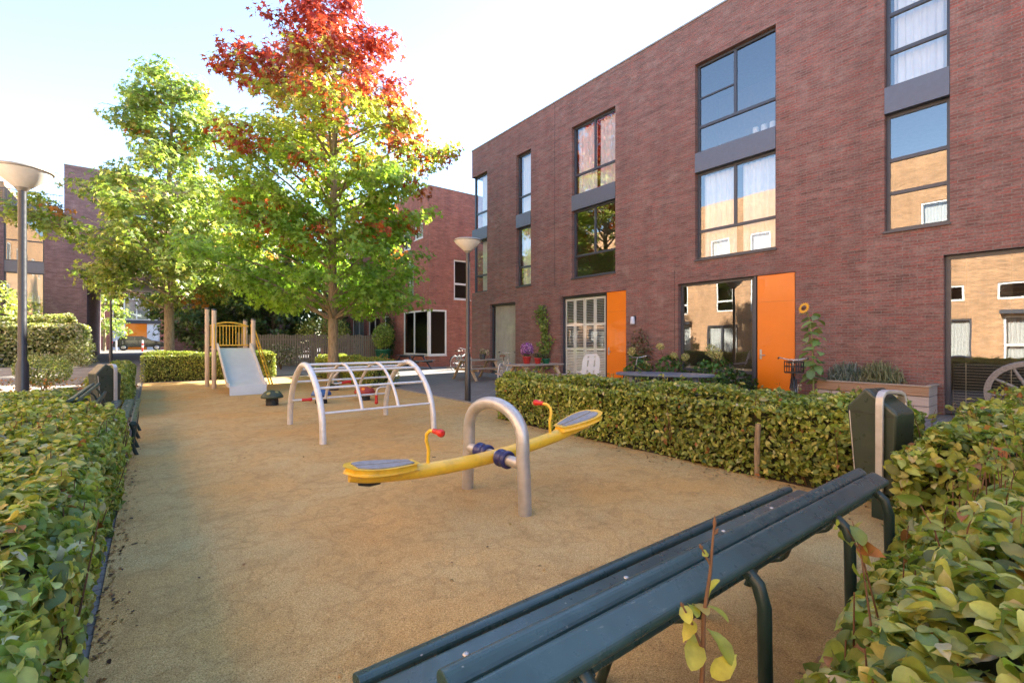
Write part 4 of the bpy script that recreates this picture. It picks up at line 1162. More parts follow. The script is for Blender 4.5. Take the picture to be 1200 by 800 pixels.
# ------------------------------------------------------------------ street lamps
def lamp(label, loc, h=3.85):
    S = thing('street_lamp', label, 'street lamp', loc, 'bowl topped street lamps'); S['_local'] = 1
    g = MB(); g.lathe([(.075, -.01), (.068, 1.1), (.048, 1.16), (.045, h - .30), (.045, h - .26)], (0, 0, 0), 18); g.build('post', M['post'], S)
    g = MB(); g.lathe([(.05, h - .30), (.085, h - .285), (.29, h - .10), (.315, h - .055)], (0, 0, 0), 30); g.build('lamp_shade', M['diffuser'], S)
    g = MB(); g.lathe([(.315, h - .058), (.330, h - .052), (.333, h - .035), (.31, h - .012), (.18, h + .008), (.001, h + .012)], (0, 0, 0), 30); g.build('lamp_cap', M['lampcap'], S)
    g = MB(); g.lathe([(.045, h - .33), (.075, h - .30), (.088, h - .284)], (0, 0, 0), 18); g.build('collar', M['lampcap'], S)
    return S
l1 = lamp('bowl topped street lamp on a dark post at the far end of the right hedge', (5.97, 9.48, 0))
dup(l1, (-1.43, 9.38, 0), .5, 'bowl topped street lamp on a dark post behind the left hedge')
dup(l1, (-1.55, 29.8, 0), 1.1, 'small far street lamp standing in front of the passage')

# ------------------------------------------------------------------ hedges
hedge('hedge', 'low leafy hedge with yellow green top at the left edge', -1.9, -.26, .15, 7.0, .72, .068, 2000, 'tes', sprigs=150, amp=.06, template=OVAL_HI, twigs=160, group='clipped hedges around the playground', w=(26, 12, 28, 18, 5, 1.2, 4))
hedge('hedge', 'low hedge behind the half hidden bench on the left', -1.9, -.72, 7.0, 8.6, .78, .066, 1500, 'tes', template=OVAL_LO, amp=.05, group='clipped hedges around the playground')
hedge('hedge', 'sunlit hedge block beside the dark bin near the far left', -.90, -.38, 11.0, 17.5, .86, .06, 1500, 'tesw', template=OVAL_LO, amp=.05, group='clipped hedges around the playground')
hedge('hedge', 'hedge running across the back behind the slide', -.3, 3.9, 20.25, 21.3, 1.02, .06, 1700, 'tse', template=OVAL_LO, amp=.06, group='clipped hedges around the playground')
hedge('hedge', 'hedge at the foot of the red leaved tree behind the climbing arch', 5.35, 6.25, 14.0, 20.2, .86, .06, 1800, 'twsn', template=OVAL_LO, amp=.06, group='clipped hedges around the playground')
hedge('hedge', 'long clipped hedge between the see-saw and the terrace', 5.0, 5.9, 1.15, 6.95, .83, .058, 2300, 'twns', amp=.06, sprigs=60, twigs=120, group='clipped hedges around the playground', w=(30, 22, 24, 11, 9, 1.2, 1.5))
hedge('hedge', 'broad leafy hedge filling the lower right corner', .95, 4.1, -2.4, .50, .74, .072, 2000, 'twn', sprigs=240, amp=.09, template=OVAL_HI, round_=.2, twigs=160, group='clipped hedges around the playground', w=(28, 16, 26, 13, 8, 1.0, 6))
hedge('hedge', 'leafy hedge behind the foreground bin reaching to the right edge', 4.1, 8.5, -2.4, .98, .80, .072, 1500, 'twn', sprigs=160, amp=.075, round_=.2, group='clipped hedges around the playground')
# wooden stake in the long hedge
g = MB(); g.tube([(4.99, 2.30, 0), (4.955, 2.29, .3), (4.96, 2.28, .57)], [.032, .028, .026], 9); tag(g.build('stake', M['bark']), 'short wooden stake standing against the long clipped hedge', 'stake')

# sapling shoot in front of the bench
S = thing('sapling', 'thin brown shoot with a few yellow leaves before the foreground bench', 'sapling', (1.02, .60, 0))
g = MB(); main = [(1.00, .61, .0), (1.005, .60, .45), (1.02, .595, .66), (1.015, .59, .78), (1.035, .585, .88), (1.045, .58, 1.0)]
g.tube(main, [.007, .0065, .006, .005, .004, .0022], 7)
g.tube([(1.02, .595, .70), (.985, .60, .77), (.955, .605, .82)], [.0035, .003, .002], 6)
g.tube([(1.035, .585, .90), (1.02, .59, .925), (1.012, .592, .94)], [.003, .0026, .0015], 6)
for (p, q) in (((1.045, .58, .985), (1.047, .58, 1.012)), ((1.045, .58, .97), (1.056, .576, .982)), ((.955, .605, .82), (.948, .606, .832)), ((1.012, .592, .94), (1.006, .594, .952))):
    p = Vector(p); q = Vector(q); g.tube([p, p.lerp(q, .4), q], [.003, .005, .001], 6)
g.build('stem', M['twig'], S)
lp = [((.962, .60, .80), .055), ((.975, .60, .765), .055), ((.99, .60, .80), .05), ((1.065, .58, .775), .062), ((1.05, .583, .845), .05), ((.99, .60, .70), .09), ((1.075, .575, .69), .085), ((1.01, .592, .80), .06), ((1.02, .59, .927), .03), ((1.06, .57, .655), .08)]
P = np.array([p for p, s in lp]); S_ = np.array([s for p, s in lp])
leaves('foliage', P, RNG.normal(0, .6, P.shape) + np.array([-.3, -.6, .7]), S_, palette(len(P), [(.42, .40, .06), (.30, .32, .05), (.38, .30, .10)], [3, 2, 1], .1), OVAL_HI, M['leaf'], S, down=-.2)

# ------------------------------------------------------------------ trees
def col_red(c, n, rnd):
    z = c[2] + rnd.gauss(0, .8)
    rad = math.hypot(c[0] - 5.0, c[1] - 16.9)
    if c[2] > 7.9: z += (rad / max(.6, prof_red(c[2], 0)) - .62) * 2.6
    # height bands: green, lime, orange, red
    h = np.clip(z + RNG.normal(0, .35, n), 2, 14)
    out = np.empty((n, 3))
    bands = [(2, (.20, .33, .055)), (5.2, (.19, .31, .05)), (7.2, (.28, .35, .06)), (9.2, (.40, .42, .10)), (9.9, (.36, .15, .055)), (10.5, (.33, .046, .034)), (14, (.27, .030, .030))]
    for k in range(3): out[:, k] = np.interp(h, [b[0] for b in bands], [b[1][k] for b in bands])
    if rnd.random() < .07 and 4.5 < c[2] < 8.5: out[:] = (.40, .10, .03)
    # outer right-hand and left tips turn red earlier
    if rad > 3.1 and c[2] > 6.5 and rnd.random() < .3: out[:] = (.27, .060, .025)
    return out * (1 + RNG.normal(0, .20, (n, 1)))
def prof_red(z, a):
    r = np.interp(z, [2.3, 2.9, 4.1, 5.6, 7.6, 9.0, 10.5, 12.0, 12.9, 13.6], [1.5, 2.8, 3.9, 4.1, 4.2, 3.5, 3.1, 2.1, 1.0, .25])
    return float(r) * (1 + .12 * math.sin(3 * a + z))
tree('autumn_tree', 'tall sweetgum tree turning red at the top and green below', (5.08, 16.9), 13.2, .17, prof_red, 2.7, 108, 38, .20, col_red, M['leaf_tree'], M['bark'], cs=.56, seed=3, density=5.5)
def col_green(c, n, rnd):
    out = palette(n, [(.19, .25, .06), (.28, .32, .10), (.12, .18, .05), (.42, .38, .12)], [5, 4, 3, .6], .2)
    if rnd.random() < .03: out[:] = (.34, .14, .03)
    return out
def prof_green(z, a):
    r = np.interp(z, [2.6, 3.6, 5, 6.5, 8.0, 9.0, 9.6, 10.6, 11.8, 12.6, 13.2], [1.2, 2.7, 3.9, 4.1, 3.2, 1.2, .7, 1.65, 1.6, 1.0, .25])
    return float(r) * (1 + .14 * math.sin(2 * a + 1.3 * z))
tree('green_tree', 'tall slender green tree with pale trunk at the left beyond the slide', (.60, 24.6), 12.9, .18, prof_green, 3.4, 92, 38, .215, col_green, M['leaf_tree'], M['bark'], cs=.64, seed=8, density=5)
def col_dark(c, n, rnd): return palette(n, [(.06, .11, .03), (.09, .14, .04), (.045, .085, .03)], [4, 3, 3], .2)
def profd(R_, zb, zt):
    return lambda z, a: R_ * math.sqrt(max(.02, 1 - ((z - (zb + zt) * .47) / ((zt - zb) * .56)) ** 2)) * (1 + .12 * math.sin(3 * a))
for i, (x, y, h, r, lab) in enumerate([(2.6, 33.5, 9.2, 3.0, 'dark green tree behind the slide, the one nearest the passage'), (6.0, 31.8, 8.2, 2.9, 'dark green tree directly behind the slide tower'),
                                       (8.6, 33.0, 9.6, 3.1, 'dark green tree behind the wooden garden fence'), (4.3, 37.0, 10.2, 3.2, 'tall dark green tree close to the plum brick wall')]):
    tree('background_tree', lab, (x, y), h, .15, profd(r, .9, h), 1.1, 40, 34, .26, col_dark, M['leaf_dark'], M['bark_dark'], cs=.75, seed=20 + i, group='dark trees beyond the slide', density=4)
tree('passage_tree', 'small light green tree seen through the passage', (-3.6, 60.0), 6.5, .12, profd(2.0, 2.0, 6.5), 2.4, 20, 30, .28, col_green, M['leaf_tree'], M['bark'], cs=.7, seed=31, density=3)

# ------------------------------------------------------------------ fence and plants at the far right corner
F_ = thing('garden_fence', 'grey brown vertical board fence under the dark trees', 'fence', (7, 28.2, 0))
g = MB(); x = 3.6
while x < 11.2: g.box(x, x + .09, 28.18, 28.205, .1, 1.80 + .03 * math.sin(x * 9)); x += .125
g.build('boards', M['fence'], F_)
g = MB()
for z in (.4, 1.5): g.box(3.6, 11.2, 28.21, 28.25, z, z + .08)
for x in (3.6, 5.5, 7.4, 9.3, 11.1): g.box(x, x + .09, 28.255, 28.34, 0, 1.9)
g.build('rails', M['fence'], F_)
LIME = [(.38, .40, .10), (.26, .31, .07), (.50, .48, .22), (.16, .21, .05)]
bush('lime_shrub', 'pale lime shrub leaning over the wooden garden fence', (8.2, 28.9, 2.0), 1.5, .9, .85, .13, 2600, LIME, [4, 4, 2, 2], stems=6)
bush('flowering_shrub', 'small white flowering shrub behind the back hedge', (5.2, 26.0, .75), 1.1, .6, .55, .09, 900, [(.6, .58, .52), (.10, .13, .03), (.07, .10, .03)], [2, 4, 3], stems=5)
bush('potted_bush', 'round yellow green bush in a green tub by the corner house', (11.0, 26.9, 1.75), .68, .68, .75, .12, 1700, [(.26, .34, .06), (.17, .26, .05), (.36, .39, .09)], [4, 3, 2], stems=5, z0=.6, seed=9)
T_ = bpy.data.objects['potted_bush']
g = MB(); g.lathe([(.34, .0), (.46, .85), (.50, .87), (.50, .95), (.44, .95), (.43, .85), (.001, .84)], (11.0, 26.9, 0), 20); g.build('tub', M['pot_green'], T_)
bush('column_shrub', 'dark columnar climber on the wall right of the tubbed bush', (11.75, 28.0, 1.7), .42, .6, 1.6, .11, 1600, [(.03, .07, .015), (.05, .10, .02)], [1, 1], stems=4)
bush('wall_creeper', 'dark green creeper on the red wall beside the far window', (11.9, 36.8, 1.9), .4, .9, 1.7, .13, 1500, [(.03, .06, .015), (.05, .09, .02)], [1, 1], stems=4)
g = MB(); T_ = thing('flower_pot', 'round terracotta pot on the paving behind the hedge end', 'flower pot', (9.6, 23.4, 0))
g.lathe([(.18, 0), (.28, .42), (.31, .44), (.31, .52), (.26, .52), (.25, .44), (.001, .43)], (9.6, 23.4, 0), 20); g.build('pot', M['terracotta'], T_)
bush('', '', (9.6, 23.4, .66), .26, .26, .2, .07, 160, [(.09, .14, .03), (.5, .2, .04)], [3, 1], parent=T_, stems=0)

# ------------------------------------------------------------------ picnic tables
def picnic(label, loc, rot, top, legm, L=1.75, W=.72, group='picnic tables'):
    S = thing('picnic_table', label, 'picnic table', loc, group, rot); S['_local'] = 1
    g = MB(); n = 5; w = W / n
    for i in range(n): g.box(-L / 2, L / 2, -W / 2 + i * w + .005, -W / 2 + (i + 1) * w - .005, .705, .745)
    g.build('tabletop', top, S, bevel=.004)
    for s in (-1, 1):
        g = MB()
        for i in range(2): g.box(-L / 2, L / 2, s * .72 - .13 + i * .132, s * .72 - .005 + i * .132, .425, .462)
        g.build('seat', top, S, bevel=.004)
    for x in (-L / 2 + .28, L / 2 - .28):
        for s in (-1, 1):
            g = MB(); g.bar((x, s * .22, .70), (x, s * .80, .0), .045, .10, (1, 0, 0)); g.build('leg', legm, S, bevel=.004)
        g = MB(); g.box(x + .025, x + .065, -.84, .84, .335, .424); g.box(x + .025, x + .065, -.33, .33, .62, .704); g.build('crossbeam', legm, S, bevel=.004)
    return S
p1 = picnic('pale timber picnic table with weathered top behind the lamp post', (9.75, 14.75, 0), 0.0, M['timber_grey'], M['timber'])
p2 = dup(p1, (9.15, 10.75, 0), .0, 'pale timber picnic table with red flower pots behind the long hedge')
picnic('dark blue picnic table near the glass corner bay', (10.6, 22.2, 0), 0.5, M['navy_table'], M['navy_table'])
pd = picnic('dark picnic table crowded with clutter at the far left edge', (-5.6, 27.2, 0), .1, M['navy_table'], M['navy_table'])

def flowers(parent, pts, r, n, cols, size=.035, name='flowers'):
    P = []; Nn = []
    for c in pts:
        d = RNG.normal(size=(n, 3)); d /= np.linalg.norm(d, axis=1, keepdims=True)
        P.append(np.array(c) + d * r * RNG.uniform(.75, 1.05, (n, 1))); Nn.append(d)
    P = np.concatenate(P); Nn = np.concatenate(Nn)
    return leaves(name, P, Nn + RNG.normal(0, .3, P.shape), np.full(len(P), size), palette(len(P), cols, [1] * len(cols), .12), OVAL_LO, M['petal'], parent)
# pots on the second picnic table
for (x, y, r, h, pm, lab, fl) in ((9.0, 10.95, .13, .22, 'pot_red', 'red pot with a purple flower ball on the picnic table', [(.34, .12, .42), (.50, .28, .55), (.22, .07, .30)]),
                              (9.22, 10.70, .11, .18, 'pot_red', 'smaller red pot with dark leaves on the picnic table', None), (9.55, 10.7, .13, .15, 'pot_green', 'shallow green pot on the picnic table', None)):
    S = thing('flower_pot', lab, 'flower pot', (x, y, .745))
    g = MB(); g.lathe([(r * .7, 0), (r, h * .85), (r * 1.08, h * .87), (r * 1.08, h), (r * .9, h), (r * .88, h * .9), (.001, h * .88)], (x, y, .746), 18); g.build('pot', M[pm], S)
    if fl:
        bush('', '', (x, y, .746 + h + .12), .16, .16, .12, .06, 150, [(.05, .10, .02), (.08, .13, .03)], [1, 1], parent=S, stems=0)
        flowers(S, [(x, y, .746 + h + .22)], .21, 420, fl, .06)
    else: bush('', '', (x, y, .746 + h + .06), r * 1.1, r * 1.1, .09, .06, 130, [(.05, .10, .03), (.10, .05, .03)], [2, 1], parent=S, stems=0)
S = thing('flower_pot', 'small dark pot with pale pink flowers on the lamp post picnic table', 'flower pot', (9.95, 14.75, .745))
g = MB(); g.lathe([(.09, 0), (.13, .2), (.12, .2), (.001, .18)], (9.95, 14.75, .746), 16); g.build('pot', M['pot_dark'], S)
flowers(S, [(9.95, 14.75, 1.05), (10.1, 14.7, 1.0)], .12, 90, [(.55, .42, .36), (.45, .40, .28), (.10, .14, .04)], .06)

# ------------------------------------------------------------------ bicycles
def bicycle(label, loc, rot, paint, tyre, basket=False, group='parked bicycles', saddle=None):
    S = thing('bicycle', label, 'bicycle', loc, group, rot); S['_local'] = 1
    for x in (-.54, .54):
        g = MB(); g.tube([(x + .315 * math.cos(2 * PI * i / 28), 0, .345 + .315 * math.sin(2 * PI * i / 28)) for i in range(28)], .012, 6, closed=True)
        for i in range(14):
            a = 2 * PI * i / 14; g.tube([(x, .0, .345), (x + .305 * math.cos(a), 0, .345 + .305 * math.sin(a))], .002, 4, caps=False)
        g.tube([(x, -.05, .345), (x, .05, .345)], .02, 8); w_ = g.build('wheel', M['chrome'], S)
        g = MB(); g.tube([(x + .338 * math.cos(2 * PI * i / 28), 0, .345 + .338 * math.sin(2 * PI * i / 28)) for i in range(28)], .02, 8, closed=True); g.build('tyre', tyre, w_)
    bb = (-.08, 0, .29); st = (-.22, 0, .78); hd = (.36, 0, .80)
    g = MB()
    for (a, b, r) in ((bb, st, .016), (bb, (.38, 0, .66), .019), ((-.18, 0, .64), hd, .016), (bb, (-.54, .05, .345), .010), (bb, (-.54, -.05, .345), .010), (st, (-.54, .05, .345), .009), (st, (-.54, -.05, .345), .009),
                      ((.35, 0, .86), (.42, 0, .60), .019), ((.42, .05, .62), (.54, .05, .345), .011), ((.42, -.05, .62), (.54, -.05, .345), .011)): g.tube([a, b], r, 8)
    g.tube([(-.54 + .37 * math.cos(a), 0, .345 + .37 * math.sin(a)) for a in [R(t) for t in range(20, 185, 15)]], .022, 6)
    g.build('frame', paint, S)
    g = MB(); g.tube([(.33, 0, .84), (.29, 0, 1.02)], .014, 8); g.tube([(.12, .28, 1.05), (.24, .26, 1.07), (.31, .1, 1.03), (.31, -.1, 1.03), (.24, -.26, 1.07), (.12, -.28, 1.05)], .012, 8); hb = g.build('handlebar', M['chrome'], S)
    g = MB(); g.tube([(.24, .26, 1.07), (.12, .28, 1.05)], .018, 8); g.tube([(.24, -.26, 1.07), (.12, -.28, 1.05)], .018, 8); g.build('grip', M['black'], hb)
    g = MB(); g.tube([(-.22, 0, .78), (-.25, 0, .92)], .013, 8); g.hexa([(-.38, -.10, .92), (-.38, .10, .92), (-.10, .03, .93), (-.10, -.03, .93), (-.37, -.08, .985), (-.37, .08, .985), (-.11, .02, .965), (-.11, -.02, .965)]); g.build('saddle', saddle or M['saddle'], S, bevel=.012)
    g = MB(); g.tube([(-.08, -.08, .29), (-.08, -.10, .12)], .01, 6); g.box(-.13, -.03, -.16, -.09, .10, .125); g.tube([(-.08, .08, .29), (-.08, .10, .46)], .01, 6); g.box(-.13, -.03, .09, .16, .45, .475); g.tube([(-.08 + .09 * math.cos(2 * PI * i / 16), .05, .29 + .09 * math.sin(2 * PI * i / 16)) for i in range(16)], .006, 5, closed=True); g.build('crank', M['chrome'], S)
    if basket:
        g = MB()
        for z in (.78, .90, 1.0): g.tube([(.44, -.17, z), (.74, -.17, z), (.74, .17, z), (.44, .17, z)], .008, 5, closed=True)
        for i in range(9):
            x = .44 + .30 * i / 8; g.tube([(x, -.17, .78), (x, -.17, 1.0)], .006, 4); g.tube([(x, .17, .78), (x, .17, 1.0)], .006, 4)
            y = -.17 + .34 * i / 8; g.tube([(.74, y, .78), (.74, y, 1.0)], .006, 4); g.tube([(.44, y, .78), (.44, y, 1.0)], .006, 4)
        g.box(.44, .74, -.17, .17, .765, .778); g.build('basket', M['blackpaint'], S)
    return S
bicycle('cream bicycle parked between the two timber picnic tables', (9.35, 12.5, 0), R(38), M['cream'], M['bag'])
bicycle('black bicycle with front basket parked beside the tall sunflower', (11.15, 4.38, 0), R(203), M['blackpaint'], M['black'], True)
bk = bicycle('black bicycle leaning at the red house wall behind the lamp post', (12.4, 20.3, 0), R(20), M['blackpaint'], M['black'])
dup(bk, (12.9, 20.9, 0), R(32), 'black bicycle standing second in the heap by the red house wall')
dup(bk, (9.3, 6.9, 0), R(75), 'black bicycle parked against the blue oval table')
dup(bk, (10.6, 30.5, 0), R(60), 'black bicycle parked before the far white framed doors')
dup(bk, (10.2, 30.9, 0), R(95), 'bicycle under a pale cover near the tubbed bush')

# ------------------------------------------------------------------ blue oval table and white chair
S = thing('oval_table', 'blue grey oval garden table behind the long hedge', 'table', (8.6, 5.9, 0))
g = MB(); n = 36; cx, cy = 8.6, 5.9; ang = R(-62)
ov = []
for i in range(n):
    a = 2 * PI * i / n; x = 1.0 * math.copysign(abs(math.cos(a)) ** .8, math.cos(a)); y = .48 * math.copysign(abs(math.sin(a)) ** .8, math.sin(a))
    ov.append((cx + x * math.cos(ang) - y * math.sin(ang), cy + x * math.sin(ang) + y * math.cos(ang), .70))
g.prism(ov, (0, 0, .045)); g.build('tabletop', M['blue_table'], S, bevel=.012)
for (a, b) in ((.62, .25), (.62, -.25), (-.62, .25), (-.62, -.25)):
    x = cx + a * math.cos(ang) - b * math.sin(ang); y = cy + a * math.sin(ang) + b * math.cos(ang)
    g = MB(); g.bar((x, y, .70), (cx + (x - cx) * 1.18, cy + (y - cy) * 1.18, 0), .09, .05, (1, 0, 0)); g.build('leg', M['blue_table'], S, bevel=.006)
g = MB(); g.bar((cx - .6 * math.cos(ang), cy - .6 * math.sin(ang), .30), (cx + .6 * math.cos(ang), cy + .6 * math.sin(ang), .30), .06, .06); g.build('stretcher', M['blue_table'], S)

S = thing('garden_chair', 'white plastic high backed chair with slots beside the orange door', 'chair', (8.55, 8.05, 0), rot=R(-32)); S['_local'] = 1
# local: back faces +y direction, reclined
def backp(u, t, d=0): return (u, -.20 - .20 * t - d, .45 + .66 * t + d * .4)
g = MB(); out = []
N_ = 14
prof_ = [(.20, 0), (.215, .2), (.22, .5), (.21, .8), (.18, .95), (.12, 1.0)]
pl_ = [(u, t) for u, t in prof_] + [(-u, t) for u, t in prof_[::-1]]
# back built as vertical strips so the slots are real gaps
strips = [(-.215, -.10, 0, 1), (-.06, .06, 0, 1), (.10, .215, 0, 1)]
for (a, b, t0, t1) in strips:
    tt = [t0 + (t1 - t0) * i / 8 for i in range(9)]
    for i in range(8):
        ta, tb = tt[i], tt[i + 1]
        def lim(u, t): m_ = np.interp(t, [0, .2, .5, .8, .95, 1], [.2, .215, .22, .21, .18, .12]); return max(-m_, min(m_, u))
        g.hexa([backp(lim(a, ta), ta), backp(lim(b, ta), ta), backp(lim(b, ta), ta, .03), backp(lim(a, ta), ta, .03), backp(lim(a, tb), tb), backp(lim(b, tb), tb), backp(lim(b, tb), tb, .03), backp(lim(a, tb), tb, .03)])
for (t0, t1) in ((0, .12), (.42, .54), (.78, .86), (.93, 1.0)):
    for (a, b) in ((-.102, -.058), (.058, .102)):
        g.hexa([backp(a, t0), backp(b, t0), backp(b, t0, .03), backp(a, t0, .03), backp(a, t1), backp(b, t1), backp(b, t1, .03), backp(a, t1, .03)])
g.build('backrest', M['plastic_white'], S)
g = MB(); g.box(-.22, .22, -.24, .24, .42, .45); g.build('seat', M['plastic_white'], S, bevel=.01)
for x in (-.2, .2):
    for y in (-.22, .2):
        g = MB(); g.bar((x, y, .42), (x * 1.15, y * 1.2, 0), .04, .03); g.build('leg', M['plastic_white'], S)
    g = MB(); g.tube([(x * 1.15, -.33, .70), (x * 1.2, -.05, .66), (x * 1.2, .2, .64), (x * 1.1, .22, .44)], .016, 8); g.build('armrest', M['plastic_white'], S)

# ------------------------------------------------------------------ facade plants
GREEN = [(.05, .12, .02), (.09, .17, .03), (.04, .09, .02)]
def hydrangea(label, x, y, rx, h, heads, hc, r=.11):
    S = thing('hydrangea', label, 'shrub', (x, y, 0), 'flowering shrubs along the terrace')
    bush('', '', (x, y, h * .55), rx, rx * .85, h * .5, .12, int(700 * rx), GREEN, [4, 3, 3], parent=S, template=OVAL, stems=5)
    for (dx, dy, z) in heads:
        flowers(S, [(x + dx, y + dy, z)], r, 170, hc, .05, 'flower_head')
        g = MB(); g.tube([(x + dx * .3, y + dy * .3, h * .5), (x + dx, y + dy, z - r * .5)], .008, 5); g.build('flower_stem', M['twig'], S)
YH = [(.42, .40, .16), (.52, .47, .24), (.34, .36, .12)]; WH = [(.62, .60, .55), (.55, .50, .50)]
hydrangea('leafy hydrangea with pale yellow heads left of the large window', 11.3, 8.6, .5, .95, [(-.1, .15, 1.12), (.1, -.2, .72), (-.2, -.05, .66)], YH, .14)
hydrangea('hydrangea with yellow and white heads at the corner of the large window', 11.4, 7.6, .5, 1.0, [(-.05, .3, 1.28), (0, -.1, 1.02), (.0, -.45, 1.0)], YH, .11)
hydrangea('big hydrangea with one large cream head before the large window', 11.0, 6.1, .62, .95, [(-.1, -.1, 1.12), (.1, .15, 1.2)], YH, .17)
bush('climbing_plant', 'dry brownish climbing plant on the brick beside the far orange door', (11.88, 9.0, 1.1), .18, .5, .75, .085, 420, [(.13, .10, .05), (.18, .15, .07), (.09, .09, .04)], [3, 2, 2], template=OVAL, stems=6, fill=.9)
bush('evergreen_shrub', 'dark shrub at the foot of the large window by the door', (11.35, 5.75, .35), .4, .5, .38, .10, 500, [(.02, .06, .015), (.04, .09, .02)], [1, 1], template=OVAL, stems=3)
S = thing('climbing_vine', 'narrow green vine climbing the brick left of the white shutters', 'climber', (FX - .08, 13.55, 0))
P = []; g = MB()
pts = [(FX - .06, 13.55 + .12 * math.sin(z * 3.1), z) for z in np.linspace(0, 2.75, 16)]
g.tube(pts, [.012] * 10 + [.008] * 6, 6); g.build('stem', M['twig'], S)
for z in np.arange(.35, 2.8, .022):
    for k in range(5): P.append((FX - .10 - abs(RNG.normal(0, .06)), 13.55 + .12 * math.sin(z * 3.1) + RNG.normal(0, .15 + .05 * math.sin(z * 6)), z + RNG.normal(0, .03)))
P = np.array(P)
leaves('foliage', P, RNG.normal(0, .4, P.shape) + np.array([-.8, -.2, .3]), RNG.uniform(.08, .15, len(P)), palette(len(P), [(.13, .19, .03), (.22, .25, .05), (.07, .12, .02)], [4, 3, 3]), OVAL, M['leaf'], S, down=1)

# sunflower
S = thing('sunflower', 'tall sunflower with one yellow head beside the planter box', 'sunflower', (11.3, 4.12, 0))
sx, sy = 11.3, 4.05
g = MB(); stem = [(sx, sy, 0), (sx + .01, sy - .02, .7), (sx - .02, sy + .0, 1.4), (sx - .02, sy + .05, 1.9), (sx - .08, sy + .10, 2.10)]
g.tube(stem, [.018, .017, .014, .011, .008], 8); g.build('stem', M['pot_green'] if False else mat('sunflower_stem', (.22, .24, .08), .7), S)
P = []; Nn = []; sz = []
for i in range(36):
    z = .55 + 1.50 * i / 36; a = i * 2.4
    P.append((sx + math.cos(a) * .15, sy + math.sin(a) * .15, z)); Nn.append((math.cos(a) * .5, math.sin(a) * .5, .8)); sz.append(.33 - .09 * i / 36)
P = np.array(P); Nn = np.array(Nn)
# leaves point outwards
leaves('foliage', P, Nn + RNG.normal(0, .2, P.shape), np.array(sz), palette(len(P), [(.17, .27, .09), (.22, .32, .13)], [1, 1]), OVAL, M['leaf'], S, down=.3)
hc = Vector((sx - .13, sy + .12, 2.14)); nd = Vector((-.75, .25, .25)).normalized()
q = nd.to_track_quat('Z', 'Y').to_matrix()
g = MB(); vs = [hc + q @ Vector((.055 * math.cos(t * PI / 6), .055 * math.sin(t * PI / 6), .01)) for t in range(12)] + [hc + q @ Vector((0, 0, .03))]
g.add(vs, [(t, (t + 1) % 12, 12) for t in range(12)], smooth=True); g.lathe([(.02, -.02), (.06, .0)], hc, 10); g.build('flower_disc', M['saddle'], S)
g = MB()
for t in range(17):
    a = 2 * PI * t / 17; u = q @ Vector((math.cos(a), math.sin(a), 0)); v = q @ Vector((-math.sin(a), math.cos(a), 0)); up = q @ Vector((0, 0, 1))
    g.add([hc + u * .05, hc + u * .09 + v * .022 + up * .008, hc + u * .135 + up * .0, hc + u * .09 - v * .022 + up * .008], [(0, 1, 2, 3)])
g.build('petal', mat('sunflower_petal', (.72, .38, .02), .6, var=.1), S)

# planter box with lavender
S = thing('planter_box', 'long timber planter box under the brick wall by the slatted window', 'planter', (11.7, 3.1, 0))
x0, x1, y0, y1 = 11.40, 12.06, 2.16, 4.0
g = MB()
for i, (z0, z1) in enumerate(((.02, .20), (.21, .385), (.395, .57))): g.box(x0, x0 + .04, y0, y1, z0, z1); g.box(x0 + .045, x1, y0, y0 + .04, z0, z1); g.box(x0 + .045, x1, y1 - .04, y1, z0, z1)
g.build('boards', M['planter_grey'], S, bevel=.004)
g = MB(); g.box(x0 - .012, x0 - .002, y0 + .0, y1, .40, .565); g.build('front_board', M['planter'], S, bevel=.003)
g = MB(); g.box(x0 - .03, x0 + .06, y0 - .03, y1 + .03, .572, .60); g.box(x0 + .062, x1, y0 - .03, y0 + .06, .572, .60); g.box(x0 + .062, x1, y1 - .06, y1 + .03, .572, .60); g.build('rim', M['timber_grey'], S, bevel=.004)
g = MB(); g.box(x0 + .05, x1 - .01, y0 + .05, y1 - .05, .3, .54); g.build('soil_fill', M['soil'], S)
for (y, r, cols, lab) in ((3.55, .38, [(.17, .22, .20), (.24, .28, .26), (.10, .14, .11)], 'blue grey lavender clump at the sunflower end of the planter'), (2.98, .42, [(.19, .21, .12), (.27, .27, .17), (.12, .14, .07)], 'olive grey lavender clump at the middle of the planter')):
    L_ = thing('lavender', lab, 'plant', (11.72, y, .55), 'lavender clumps in the planter')
    n = 1500; d = RNG.normal(size=(n, 3)); d[:, 2] = np.abs(d[:, 2]) * 1.1 + .1; d /= np.linalg.norm(d, axis=1, keepdims=True)
    P = np.array([11.72, y, .55]) + d * np.array([r * .75, r, r * 1.02]) * RNG.uniform(.35, 1.0, (n, 1))
    tv = d.copy()
    leaves('foliage', P, RNG.normal(size=P.shape) * [1, 1, .25], RNG.uniform(.12, .2, n), palette(n, cols, [3, 2, 2]), NEEDLE, M['leaf'], L_, down=-2.2)

